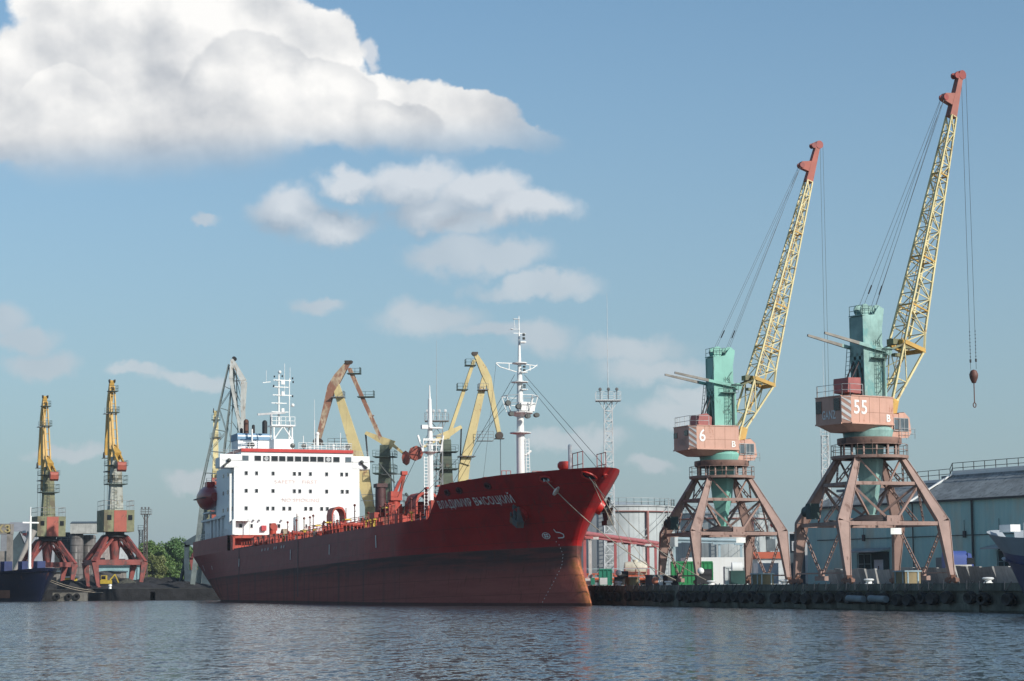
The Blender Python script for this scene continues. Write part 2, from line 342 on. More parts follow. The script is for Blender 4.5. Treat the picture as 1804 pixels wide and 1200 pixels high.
    def ladder(s, a, b, w=.5, r=.03, side=(1, 0, 0), cage=False, step=.4):
        a, b, sd = Vector(a), Vector(b), Vector(side) * (w / 2); n = max(2, int((b - a).length / step))
        s.tube(a - sd, b - sd, r, n=4); s.tube(a + sd, b + sd, r, n=4)
        for i in range(n): p = a.lerp(b, (i + .5) / n); s.tube(p - sd, p + sd, r * .8, n=4)
        return s
    def build(s, name, m, parent=None, smooth=True, kind=None):
        if XF: s.v = [XF(*p) for p in s.v]
        me = bpy.data.meshes.new(name); me.from_pydata(s.v, [], s.f); me.update()
        bm = bmesh.new(); bm.from_mesh(me); bmesh.ops.recalc_face_normals(bm, faces=bm.faces); bm.to_mesh(me); bm.free()
        if smooth:
            me.polygons.foreach_set('use_smooth', [True] * len(me.polygons)); me.set_sharp_from_angle(angle=R(38))
        me.materials.append(m); o = bpy.data.objects.new(name, me); COL.objects.link(o)
        if parent: o.parent = parent
        if kind: o['kind'] = kind
        return o
def tag(o, label, cat, group=None):
    o['label'] = label; o['category'] = cat
    if group: o['group'] = group
    return o
def thing(name, label, cat, loc=(0, 0, 0), rz=0., group=None, rot=None):
    o = bpy.data.objects.new(name, None); COL.objects.link(o); o.location = loc; o.rotation_euler = rot or (0, 0, rz)
    o.empty_display_size = .5
    return tag(o, label, cat, group)
def dup(root, loc, rz=None, label=None):
    c = root.copy(); COL.objects.link(c); c.location = loc
    if rz is not None: c.rotation_euler = (0, 0, rz)
    if label: c['label'] = label
    for ch in [x for x in COL.objects if x.parent == root]:
        d = ch.copy(); COL.objects.link(d); d.parent = c
        for g2 in [x for x in COL.objects if x.parent == ch]:
            e = g2.copy(); COL.objects.link(e); e.parent = d
    return c
def lettering(txt, size, m, parent, name='lettering', place=None, bold=.02, squeeze=1., label=None):
    """flat letters built as a thin mesh; place(u, w) maps letter plane to 3D"""
    cu = bpy.data.curves.new('t', 'FONT'); cu.body = txt; cu.size = size; cu.offset = bold; cu.resolution_u = 3; cu.space_character = 1.08
    to = bpy.data.objects.new('t', cu); COL.objects.link(to)
    bpy.context.view_layer.update()
    me = bpy.data.meshes.new_from_object(to.evaluated_get(bpy.context.evaluated_depsgraph_get()))
    bpy.data.objects.remove(to)
    bm = bmesh.new(); bm.from_mesh(me)
    for v in bm.verts: v.co = Vector(place(v.co.x * squeeze, v.co.y))
    bm.to_mesh(me); bm.free(); me.name = name
    me.materials.clear(); me.materials.append(m); o = bpy.data.objects.new(name, me); COL.objects.link(o); o.parent = parent
    if label: o['label'] = label
    return o
# ------------------------------------------------------------------ water and land
def water_mat():
    m = bpy.data.materials.new('harbour_water'); m.use_nodes = True; t = m.node_tree; b = t.nodes['Principled BSDF']; q = NG(t)
    tc = q.n('ShaderNodeTexCoord').outputs['Object']
    b.inputs['Base Color'].default_value = (.052, .062, .070, 1); b.inputs['Roughness'].default_value = .10; b.inputs['IOR'].default_value = 1.33
    rot = q.n('ShaderNodeVectorRotate', rotation_type='Z_AXIS'); q.put(rot.inputs['Vector'], tc); rot.inputs['Angle'].default_value = R(8)
    p = rot.outputs[0]
    def slope(sx_, sy_, sc, det, amt):
        v = q.vm('SUBTRACT', q.noise(q.vm('MULTIPLY', p, (sx_, sy_, 1)), sc, det, .55, col=True), (.5, .5, .5))
        return q.vm('MULTIPLY', v, (amt * .6, amt, 0))
    gust = q.ramp(q.noise(q.vm('MULTIPLY', p, (.02, .05, 1)), 1.0, 3, .6), .35, .65, .85, 1.12)
    sl_ = q.vm('ADD', q.vm('ADD', slope(1.0, 1.0, .35, 2, .16), slope(1.9, .9, 1.1, 4, 1.05)), slope(2.2, 1.0, 3.6, 2, .8))
    sc_ = q.n('ShaderNodeVectorMath', operation='SCALE'); q.put(sc_.inputs[0], sl_); q.put(sc_.inputs[3], gust)
    nn = q.vm('NORMALIZE', q.vm('ADD', sc_.outputs[0], (0, -.05, 1)))
    t.links.new(nn, b.inputs['Normal']); return m
MB().add([(-3000, -300, 0), (3000, -300, 0), (3000, 2600, 0), (-3000, 2600, 0)], [(0, 1, 2, 3)]).build('water', water_mat(), smooth=False, kind='structure')
QD = Vector((-.30, .954, 0)).normalized(); QU = Vector((.954, .30, 0)).normalized()
E0 = Vector((25.6, 189.7, 0))
def quay(t, u=0., z=0.): return E0 + QD * t + QU * u + Vector((0, 0, z))
C1 = quay(56); C2 = quay(56, 20); C3 = C2 + QD * 150; C4 = Vector((-600, C3.y, 0))
land = [quay(-110), C1, C2, C3, C4, Vector((-600, 2500, 0)), Vector((1500, 2500, 0)), Vector((1500, 40, 0))]
def inset(p, k): return p
qb = MB()
edge = land[:5]
outline = [(p.x, p.y, QZ) for p in land]
qb.add(outline, [tuple(range(len(outline)))])
for a, b in zip(edge, edge[1:]):
    qb.add([(a.x, a.y, -3), (b.x, b.y, -3), (b.x, b.y, QZ), (a.x, a.y, QZ)], [(0, 1, 2, 3)])
for a, b in zip(edge, edge[1:]):                      # capping beam and the recess joints of the quay wall
    d = (b - a).normalized(); nrm = Vector((-d.y, d.x, 0)); L = (b - a).length
    if nrm.dot(Vector((0, -1, 0)) + Vector((-1, 0, 0))) < 0: nrm = -nrm
    qb.bar(a + nrm * .12 + Vector((0, 0, QZ - .29)), b + nrm * .12 + Vector((0, 0, QZ - .29)), .30, .58)
    qb.bar(a + nrm * .05 + Vector((0, 0, .35)), b + nrm * .05 + Vector((0, 0, .35)), .2, .5)
    for i in range(int(L / 15) + 1):
        p = a + d * (i * 15 + 4)
        qb.bar(p + nrm * .1 + Vector((0, 0, -.5)), p + nrm * .1 + Vector((0, 0, QZ - .6)), .9, .5, side=d)
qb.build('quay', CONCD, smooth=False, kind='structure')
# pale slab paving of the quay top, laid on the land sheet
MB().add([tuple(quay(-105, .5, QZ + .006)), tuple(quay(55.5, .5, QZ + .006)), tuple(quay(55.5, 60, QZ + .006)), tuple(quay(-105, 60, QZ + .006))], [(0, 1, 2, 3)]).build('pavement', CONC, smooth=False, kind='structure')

# ------------------------------------------------------------------ the tanker
SHIP = thing('tanker_ship', 'large red tanker ship with white accommodation block moored bow towards the water', 'ship',
             (-17.06, 291.4, 0), rot=(0, R(-1.2), math.atan2(-.934, .358)))
def tab(t, a): return float(np.interp(a, t[0], t[1]))
TOP = ([0, .12, .5, 1, 2, 3, 5, 10, 15, 20, 25, 31], [0, .5, 1.05, 1.65, 2.3, 2.9, 3.8, 5.9, 7.8, 9.4, 10.5, 11])
WAT = ([0, .3, 1, 3, 6, 12, 20, 30, 42], [0, .3, .62, 1.45, 2.6, 4.9, 7.7, 10.1, 11])
STT = ([0, 5, 15], [10.4, 10.8, 11]); STW = ([0, 8, 20, 30], [6.8, 8.8, 10.6, 11])
def xs(z): return float(np.interp(z, [-4.5, -1.45, 0, 1.5, 3, 4.2, 5.5, 7.2, 8.9, 11, 13], [70.0, 70.4, 69.5, 68.3, 67.1, 66.8, 67.0, 68.2, 70.0, 72.9, 75.2]))
def xt(z): return float(np.interp(z, [-3, 1.5, 5.5, 8.9, 12], [-66, -70, -72.8, -75, -75.5]))
def hb(x, z):
    wz = (min(max(z + 1.0, 0), 13.8) / 13.8) ** 1.5
    a = max(0, xs(z) - x); b = max(0, x - xt(z))
    fb = (1 - wz) * tab(WAT, a) + wz * tab(TOP, a); ws = min(1, max(0, z - 1.5) / 7.4)
    return min(fb, (1 - ws) * tab(STW, b) + ws * tab(STT, b))
def grid_side(mb, rows, side):
    n = len(rows[0]); vs = [(p[0], p[1] * side, p[2]) for r in rows for p in r]
    mb.add(vs, [(i * n + j, i * n + j + 1, (i + 1) * n + j + 1, (i + 1) * n + j) for i in range(len(rows) - 1) for j in range(n - 1)])
NU = 110
US = [1 - (1 - i / NU) ** 1.9 for i in range(NU + 1)]
MD = 8.9
zl = [-4, -3, -2, -1.5, -1, -.5, 0, .5, 1, 1.5, 2, 2.5, 3, 3.5, 4, 4.5, 5, 5.5, 6, 6.5, 7, 7.5, 8, 8.5, MD]
hbm = MB()
rows = [[(xt(z) + (xs(z) - xt(z)) * u, hb(xt(z) + (xs(z) - xt(z)) * u, z), z) for u in US] for z in zl]
for s_ in (-1, 1): grid_side(hbm, rows, s_)
tr = [r[0] for r in rows]; n = len(tr)
hbm.add([(p[0], -p[1], p[2]) for p in tr] + [(p[0], p[1], p[2]) for p in tr], [(i, i + 1, n + i + 1, n + i) for i in range(n - 1)])
rd = rows[-1]; n = len(rd)
hbm.add([(p[0], -p[1], p[2]) for p in rd] + [(p[0], p[1], p[2]) for p in rd], [(i, i + 1, n + i + 1, n + i) for i in range(n - 1)])
# forecastle sides with a sloped break, and poop sides
def ztop(x): return float(np.interp(x, [45, 51, 56, 62, 76], [12.35, 12.45, 12.65, 12.85, 12.85]))
NF = 46; UF = [1 - (1 - i / NF) ** 1.9 for i in range(NF + 1)]
rows = []
for k in range(11):
    v = k / 10; r = []
    for u in UF:
        z0 = MD + v * 3.9; xa = 45.7 + (z0 - MD) * 1.45; x = xa + (xs(z0) - xa) * u; z = MD + v * (ztop(x) - MD); x = xa + (xs(z) - xa) * u
        r.append((x, hb(x, z), z))
    rows.append(r)
for s_ in (-1, 1): grid_side(hbm, rows, s_)
inn = [[(p[0] - .12 * min(1, (1 - UF[j]) * 0 + 1), max(0, p[1] - .2), p[2]) for j, p in enumerate(r)] for r in rows[6:]]
for s_ in (-1, 1): grid_side(hbm, inn, s_)
for s_ in (-1, 1):
    a, b = rows[-1], inn[-1]; n = len(a)
    hbm.add([(p[0], p[1] * s_, p[2]) for p in a] + [(p[0], p[1] * s_, p[2]) for p in b], [(i, i + 1, n + i + 1, n + i) for i in range(n - 1)])
fd = rows[7]; n = len(fd)
hbm.add([(p[0], -p[1] + .1, 11.6) for p in fd] + [(p[0], p[1] - .1, 11.6) for p in fd], [(i, i + 1, n + i + 1, n + i) for i in range(n - 1)])
hbm.box((51.6, 0, 10.2), (.3, 16.0, 2.7))
PD = 11.35
rows = [[(xt(z) + (-48 - xt(z)) * u, hb(xt(z) + (-48 - xt(z)) * u, z), z) for u in [i / 14 for i in range(15)]] for z in (MD, 9.7, 10.5, PD)]
for s_ in (-1, 1): grid_side(hbm, rows, s_)
rd = rows[-1]; n = len(rd)
hbm.add([(p[0], -p[1], p[2]) for p in rd] + [(p[0], p[1], p[2]) for p in rd], [(i, i + 1, n + i + 1, n + i) for i in range(n - 1)])
tr = [r[0] for r in rows]; n = len(tr)
hbm.add([(p[0], -p[1], p[2]) for p in tr] + [(p[0], p[1], p[2]) for p in tr], [(i, i + 1, n + i + 1, n + i) for i in range(n - 1)])
hbm.build('hull', HULL, SHIP)
def hullpt(x, z, off=.10, side=-1):
    y = hb(x, z); e = .2
    tx = Vector((2 * e, (hb(x + e, z) - hb(x - e, z)), 0)); tz = Vector((0, (hb(x, z + e) - hb(x, z - e)), 2 * e))
    nv = tz.cross(tx).normalized()
    if nv.y < 0: nv = -nv
    p = Vector((x, y, z)) + nv * off; return Vector((p.x, p.y * side, p.z))
lettering('ВЛАДИМИР ВЫСОЦКИЙ', 1.18, LETW, SHIP, 'ship_name', lambda u, v: hullpt(49.3 + u, 9.95 + v), squeeze=.86, bold=.006)
# hull marks: bow symbols, draught marks, vertical side marks
mk = MB()
c0 = hullpt(65.4, 7.3, .05); 
def disc(mb, cx, cz, r, r0=0., k=18, off=.12):
    a = [hullpt(cx + r * 1.6 * math.cos(2 * math.pi * i / k), cz + r * math.sin(2 * math.pi * i / k), off) for i in range(k)]
    if r0:
        b = [hullpt(cx + r0 * 1.6 * math.cos(2 * math.pi * i / k), cz + r0 * math.sin(2 * math.pi * i / k), off) for i in range(k)]
        mb.add(a + b, [(i, (i + 1) % k, k + (i + 1) % k, k + i) for i in range(k)])
    else: mb.add(a, [tuple(range(k))])
disc(mk, 63.9, 6.25, .36, .29)
for t in range(4):
    an = math.pi / 4 + t * math.pi / 2
    disc(mk, 63.9 + .22 * math.cos(an), 6.25 + .15 * math.sin(an), .09)
def strip(mb, pts, wd):
    for (x0, z0), (x1, z1) in zip(pts, pts[1:]):
        dx, dz = x1 - x0, z1 - z0; L = math.hypot(dx, dz); nx, nz = -dz / L * wd / 2, dx / L * wd / 2
        mb.add([hullpt(x0 - nx, z0 - nz), hullpt(x1 - nx, z1 - nz), hullpt(x1 + nx, z1 + nz), hullpt(x0 + nx, z0 + nz)], [(0, 1, 2, 3)])
bx, bz = 65.25, 5.95
strip(mk, [(bx, bz + .95), (bx + .12, bz + .62), (bx + .6, bz + .55), (bx + .95, bz + .35), (bx + .9, bz + .1), (bx + .7, bz), (bx + .1, bz)], .11)
mk.build('bow_mark', LETW, SHIP, smooth=False)
mk = MB()
for i in range(19):
    z = 5.5 - i * .36; x = float(np.interp(z, [-1.2, 1, 2.5, 4, 5.1, 5.6], [63.6, 64.7, 65.3, 65.5, 65.2, 64.8]))
    strip(mk, [(x, z), (x + .05, z + .10)], .07)
mk.build('draught_mark', LETW, SHIP, smooth=False)
mk = MB()
for x, z0, z1 in ((29.5, 6.3, 7.8), (9.5, 6.2, 7.5), (-10, 6.2, 7.6), (-40, 6.2, 7.4), (-68, 6.4, 7.4), (-60, 6.4, 7.0)):
    mk = MB(); strip(mk, [(x, z0), (x + .1, z1)], .28); mk.build('side_mark', LETW, SHIP, smooth=False)
for i, x in enumerate((-26, -24.2, -22.5, -19, -17.8, -15, -13.6)): mk = MB(); strip(mk, [(x, 8.0), (x + .3, 8.35)], .3); mk.build('side_mark', LETW, SHIP, smooth=False)
# rub seams on the hull side
for x in (-6.5, -40.5):
    MB().add([hullpt(x, z, .03) for z in np.linspace(1, 8.85, 9)] + [hullpt(x + .5, z, .03) for z in np.linspace(1, 8.85, 9)], [(i, i + 1, 10 + i, 9 + i) for i in range(8)]).build('fender_strake', mat('dark_red_streak', (.09, .02, .02), .6), SHIP)
# fairleads in the bulwark, hawse pipes, anchors
def fairlead(x, z, side, wd=1.0, hh=.42, m=BRED):
    mb = MB(); k = 20; pts = []
    for i in range(k):
        t = 2 * math.pi * i / k; pts.append(hullpt(x + wd * math.cos(t), z + hh * math.sin(t), .12, side))
    for a, b in zip(pts, pts[1:] + pts[:1]): mb.tube(a, b, .11, n=6)
    o = mb.build('fairlead', m, SHIP)
    q = MB(); q.add([hullpt(x + wd * .95 * math.cos(2 * math.pi * i / k), z + hh * .95 * math.sin(2 * math.pi * i / k), .05, side) for i in range(k)], [tuple(range(k))])
    q.build('opening', mat('dark_opening', (.012, .012, .014), .9), o, smooth=False)
    if wd > .6:
        r = MB()
        for dx in (-.35, .25): p = hullpt(x + dx, z - hh * .7, .10, side); r.tube(p, p + Vector((0, 0, hh * 1.3)), .13)
        r.build('roller', LGREY, o)
fairlead(68.3, 12.05, -1, .75, .32); fairlead(73.4, 12.1, -1, .42, .42); fairlead(74.2, 12.0, 1, .22, .2)
for x, z in ((52.2, 11.6), (54.6, 11.7), (59.6, 11.9)): fairlead(x, z, -1, .42, .28, mat('dull_hull_red', (.10, .02, .02), .6))
def anchor(x, z, side):
    h = hullpt(x, z, .0, side); out = (hullpt(x, z, 1.0, side) - h)
    e = thing_part = None
    mb = MB(); mb.tube(h - out * .3, h + out * .55, .75, .95, n=18)
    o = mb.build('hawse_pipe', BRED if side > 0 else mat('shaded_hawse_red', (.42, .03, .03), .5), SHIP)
    a = MB(); f = Vector((1, 0, 0)); u = Vector((0, 0, 1)); c = h + out * .85
    a.bar(c + u * .2, c - u * .15 - f * .1, .5, .6)
    a.bar(c - f * .0 + u * 1.35 - f * .75, c - u * .2, .26, .3, .5, .5)                 # shank
    crown = c - u * .35
    a.bar(crown - f * .95 + u * .25, crown + f * .75 - u * .35, .62, .5)
    a.bar(crown - f * .85, crown - f * 1.5 + u * .95, .5, .45, .10, .12)               # flukes
    a.bar(crown + f * .65 - u * .2, crown + f * .25 + u * 1.2, .5, .45, .10, .12)
    pc = c.copy(); a.v = [tuple(pc + (Vector(p) - pc) * 1.3) for p in a.v]; a.build('anchor', ANCH, SHIP)
anchor(61.9, 8.7, -1)
# starboard bow stain below the anchor is left to the paint; port anchor housed in a bolster
h = hullpt(66.4, 9.3, 0, 1); out = hullpt(66.4, 9.3, 1.0, 1) - h
MB().tube(h - out * .5, h + out * .55, .95, .80, n=20).build('hawse_pipe', BRED, SHIP)
a = MB(); c = h + out * 1.0
a.bar(c + Vector((0, 0, .35)), c + Vector((0, 0, -.05)) , 1.5, .9, 1.3, .8); a.bar(c + Vector((0, 0, -.05)), c + out * .2 + Vector((0, 0, -.95)), 1.2, .55)
a.bar(c + Vector((0, 0, -.95)) + out * .1, c + Vector((0, 0, -1.45)) + out * .1, 1.45, .8)
a.bar(c + Vector((0, 0, .3)), c + out * .2 + Vector((.3, 0, 1.6)), .35, .35, .2, .2)
a.build('anchor', ANCH, SHIP)

# --- accommodation block
HX = -47.0; LEN = 12.0
hm = MB(); hm.box((HX - LEN / 2, 0, (PD + 22.2) / 2), (LEN, 20.4, 22.2 - PD)); hm.box((HX - 5.0, 0, 23.55), (10.0, 18.2, 2.7))
house = hm.build('accommodation_block', HOUSEW, SHIP, smooth=False)
sm = MB()
for z in (14.2, 16.95, 19.7): sm.bar((HX + .012, -10.2, z), (HX + .012, 10.2, z), .02, .035)
sm.build('deck_seam', mat('seam_grey', (.6, .6, .59), .6), house)
MB().box((HX - 4.9, 0, 24.62), (10.3, 18.3, .5)).build('red_cornice', BRED, SHIP, smooth=False)
for sg, nm in ((-1, 'bridge_wing'), (1, 'bridge_wing')):
    wg = MB(); y0, y1 = 9.1, 12.5 if sg < 0 else 11.9
    wg.box((HX - 1.4, sg * (y0 + y1) / 2, 21.95), (2.9, y1 - y0, .18))
    wg.box((HX - .02, sg * (y0 + y1) / 2, 22.95), (.14, y1 - y0, 2.0)); wg.box((HX - 2.7, sg * (y0 + y1) / 2, 22.6), (.14, y1 - y0, 1.3)); wg.box((HX - 1.4, sg * y1, 22.7), (2.6, .14, 1.5))
    wo_ = wg.build(nm, HOUSEW, SHIP, smooth=False)
    r = MB().rail([(HX - .1, sg * 9.3, 23.95), (HX - .1, sg * (y1 - .2), 23.95)], .7, 1.0, .03); r.build('railing', GALV, wo_)
    l = MB(); ly = sg * (y1 - 1.6); l.tube((HX + .06, ly + sg * 1.3, 23.0), (HX + .06, ly - sg * 1.9, 23.0), .03); l.ball((HX + .3, ly + sg * .2, 22.95), .34)
    l.tube((HX + .2, ly + sg * .2, 22.8), (HX + .3, ly + sg * 1.1, 22.0), .10, .22); l.build('floodlight', mat('dark_lamp', (.06, .065, .06), .4), wo_)
def yy_(px): return -10.2 + (px - 413) / 222 * 20.4
def window(px, z, wd, hh, m=DARK, x=HX, name='window', rnd=False):
    y = yy_(px); mb = MB(); mb.box((x + .02, y, z), (.07, wd, hh)); o = mb.build(name, m, house, smooth=False)
    f = MB(); t = .05
    for sgn in (-1, 1): f.box((x + .03, y + sgn * (wd / 2 + t / 2), z), (.10, t, hh + 2 * t)); f.box((x + .03, y, z + sgn * (hh / 2 + t / 2)), (.10, wd - .002, t))
    f.build('window_frame', mat('window_frame_grey', (.5, .5, .5), .5), o, smooth=False)
    if rnd: MB().lathe([(.30, 0), (.34, .03), (.22, .03), (.22, 0)], (x + .06, y, z), 14, 'x').build('clear_view_screen', LGREY, o)
for px in (432.5, 454, 469, 483.5, 497, 511, 525, 538.5, 552, 565, 579, 593.5, 615):
    window(px, 23.35, 1.0 if px > 440 and px < 600 else .95, .78, DARK if 440 < px < 600 else GLASS, rnd=px in (469, 579), name='bridge_window')
for z, row in ((21.0, (434, 452, 481, 518.5, 528, 547, 576, 603, 612)), (18.25, (434, 452, 481, 518.5, 528, 547, 576, 604, 613)), (15.5, (434, 471.5, 481, 500, 510.5, 538.5, 548, 567, 577)), (12.75, (424.5, 443, 491, 529.5, 538.5, 589, 599))):
    for px in row: window(px, z, .42, .55)
lettering('SAFETY   FIRST', 1.0, LETR, house, 'safety_lettering', lambda u, v: (HX + .05, yy_(483) + u, 19.42 + v * .85), squeeze=1.0, bold=0)
lettering('NO SMOKING', 1.0, LETR, house, 'smoking_lettering', lambda u, v: (HX + .05, yy_(496) + u, 16.55 + v * .85), squeeze=.92, bold=.0)
for z in (21.0, 18.25, 15.5):                      # windows of the shaded side
    for x in (-48.3, -51.2, -54.2): MB().box((x, -10.22, z), (.7, .07, .6)).build('window', DARK, house, smooth=False)
sp = MB(); sp.tube((HX - .3, -10.75, 13.0), (HX - .3, -10.75, 20.9), .22); sp.build('vent_pipe', WHITE, SHIP)
sp = MB(); sp.box((HX + 1.5, -10.6, 12.5), (.5, .5, 2.3)); sp.box((HX + .7, -9.3, 13.5), (1.8, 2.8, .12)); sp.box((HX + 1.4, -8.0, 12.4), (.12, .12, 2.1)); sp.build('gangway_platform', WHITE, SHIP, smooth=False)
for px in (464, 483): MB().box((HX + .3, yy_(px), 12.4), (.5, .75, .8)).build('fire_box', mat('red_box', (.6, .05, .06), .5), SHIP)
MB().lathe([(.1, 0), (.42, .02), (.42, .05), (.1, .06)], (HX + .03, yy_(524), 13.9), 16, 'x').build('emblem_plate', mat('olive_emblem', (.25, .23, .08), .6), SHIP)
fl = MB(); 
for px in (437, 446, 456, 495, 533): fl.tube((HX, yy_(px), 13.7), (HX + .4, yy_(px), 13.55), .10, .15)
fl.build('deck_light', GALV, SHIP)
# poop front under the block: red wall with a deep dark recess and ladder
pf = MB(); 
pf.box((HX + .75, -9.0, 10.95), (1.9, 3.6, .35)); pf.box((HX + .75, 0.3, 11.15), (1.4, 20.2, .14)); pf.box((HX + .9, -10.6, 10.0), (1.6, .35, 2.2)); pf.box((HX + 1.0, -9.3, 9.25), (1.5, 3.0, .8))
pf.box((HX - .5, 0, 10.1), (.2, 21, 2.4)); pf.build('poop_front', RED, SHIP, smooth=False)
ld = MB(); ld.ladder((HX + 2.8, -7.0, 9.0), (HX + .9, -7.0, 11.3), 1.0, .05, (0, 1, 0), step=.35); ld.build('ladder', RED, SHIP)
# aft structures: sheltered deck, boat deck and lifeboat
af = MB(); 
af.box((-66, -8.3, 12.9), (5, 3.2, 3.1)); af.box((-60.8, -10.3, 14.45), (14, .9, .3)); af.box((-56, -9.7, 14.7), (6, 1.8, .18))
for x in (-54.5, -57.0, -59.4, -61.8): af.box((x, -10.4, 12.8), (.7, .25, 3.2))
af.box((-69.5, -7.4, 16.0), (5, 4.2, .25)); af.box((-71.7, -9.2, 14.6), (.3, .3, 3.0)); af.box((-67.5, -9.2, 15.2), (.3, .3, 1.8)); af.box((-66, 0, 13.2), (13, 12, 3.8)); af.box((-68, -6, 17.0), (4, 4, 1.8))
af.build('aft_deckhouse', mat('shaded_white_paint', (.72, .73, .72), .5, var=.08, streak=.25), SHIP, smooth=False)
MB().ball((-69.8, -8.3, 17.2), .8).build('satellite_dome', WHITE, SHIP)
MB().rail([(-75, -9.6, PD), (-50, -10.6, PD)], 1.1, 1.6, .04).build('railing', WHITE, SHIP)
lb = MB(); sec = []
for i in range(13):
    t = i / 12; k = math.sin(math.pi * min(.97, max(.03, t))) ** .45; x = -68 + t * 9.4
    sec.append([(x, -10.6 + 1.7 * k * math.cos(a) * (1 if math.sin(a) > -.1 else .9), 18.0 + (2.1 if math.sin(a) > 0 else 1.9) * k * math.sin(a) * (1.0 + .0 * t)) for a in [2 * math.pi * j / 16 for j in range(16)]])
lb.add([p for s_ in sec for p in s_], [(i * 16 + j, i * 16 + (j + 1) % 16, (i + 1) * 16 + (j + 1) % 16, (i + 1) * 16 + j) for i in range(12) for j in range(16)] + [tuple(range(16)), tuple(range(192, 208))])
lbo = lb.build('lifeboat', mat('lifeboat_red', (.30, .02, .018), .3, var=.2), SHIP)
MB().box((-63.2, -10.6, 17.95), (6.6, 3.45, .16)).build('rubbing_band', mat('dark_band', (.05, .02, .02), .6), lbo)
MB().box((-62.2, -10.6, 20.2), (1.8, 1.3, .8)).build('lifeboat_cabin', mat('lifeboat_red2', (.38, .02, .02), .3), lbo)
dv = MB()
for x in (-66.5, -60): dv.bar((x, -8.4, 14), (x, -8.3, 20.2), .3); dv.bar((x, -8.3, 20.2), (x, -10.2, 20.8), .25); dv.tube((x, -10.0, 20.8), (x, -9.9, 19.6), .05)
dv.build('davit', WHITE, SHIP)
# funnel with exhaust pipes
fn = MB(); fn.box((-60, -4.2, 26.2), (4.5, 5.6, 3.6)); fun = fn.build('funnel', HOUSEW, SHIP, smooth=False)
fb = MB(); fb.prism([(-62.4, -7.1, 27.2), (-57.6, -7.1, 27.2), (-57.9, -7.1, 28.3), (-62.1, -7.1, 28.3)], (0, 5.8, 0)); fb.build('funnel_band', BLUET, fun, smooth=False)
for y, h, m in ((-5.9, .9, BLACK), (-5.1, 2.2, mat('rusty_exhaust', (.13, .055, .035), .8)), (-3.9, 1.5, BLACK), (-2.0, 2.1, BLACK)):
    MB().tube((-60, y, 28.2), (-60, y, 28.2 + h), .42 if h > 2 else .25, n=12).ball((-60, y, 28.2 + h), .42 if h > 2 else .25).build('exhaust_pipe', m, fun)
# radar mast on the bridge roof
RM = MB(); ry = yy_(506); rx = -51.
RM.box((rx, ry + .1, 25.7), (3.0, 3.2, 2.0)); RM.box((rx, ry + .1, 28.9), (2.6, 3.9, .22))
for dy in (-1.4, 1.6):
    for dx in (-1.0, 1.0): RM.tube((rx + dx, ry + dy, 26.5), (rx + dx * .9, ry + dy, 29), .15)
RM.tube((rx + 1, ry - 1.3, 26.8), (rx + 1, ry + .1, 28.8), .11); RM.tube((rx + 1, ry + 1.5, 26.8), (rx + 1, ry + .1, 28.8), .11)
RM.tube((rx, ry - .35, 29), (rx, ry - .35, 37.2), .20, .13, 10); RM.tube((rx, ry + 1.4, 29), (rx, ry + 1.4, 36.6), .09, n=6); RM.tube((rx, ry + .6, 34), (rx, ry + .6, 39), .04); RM.tube((rx, ry + 1.5, 36), (rx, ry + 1.5, 38.4), .04)
for z, wl, wr in ((36.3, .9, 2.0), (35.2, 1.0, 1.6), (33.9, 1.0, 2.1), (32.6, 1.2, 1.3), (31.2, 1.2, 1.6)): RM.bar((rx, ry - .35 - wl, z), (rx, ry - .35 + wr, z - .02), .12, .14); RM.box((rx, ry - .35, z - .06), (.5, 1.0, .1))
RM.tube((rx, ry - 2.4, 35.8), (rx, ry - 2.4, 37.8), .03); RM.bar((rx, ry - 3.0, 35.8), (rx, ry - 1.7, 36.0), .15, .12); RM.box((rx + .1, ry + .3, 35.9), (.3, .6, .6)); RM.ball((rx, ry + 1.95, 32.3), .3); RM.ball((rx, ry - .2, 37.6), .28)
for z in (31.4, 34.1): RM.box((rx + .2, ry + .25, z), (.35, .45, .7))
RM.rail([(rx + 1.2, ry - 1.8, 29), (rx + 1.2, ry + 2.0, 29)], 1.3, .7, .05, 2)
rm = RM.build('radar_mast', WHITE, SHIP)
rs = MB(); rs.bar((rx + .8, ry - 4.0, 30.6), (rx + .8, ry + .5, 31.0), .28, .32); rs.tube((rx + .8, ry - 1.8, 29), (rx + .8, ry - 1.8, 30.7), .22, n=8); rs.build('radar_scanner', mat('scanner_grey', (.5, .5, .5), .5), rm)
nl = MB()
for dy, z in ((-1.1, 36.7), (.2, 36.8), (1.9, 36.5), (2.0, 35.9), (1.9, 33.6), (-1.2, 35.2)): nl.tube((rx + .1, ry + dy, z), (rx + .1, ry + dy, z + .3), .12)
nl.build('navigation_light', BLACK, rm)
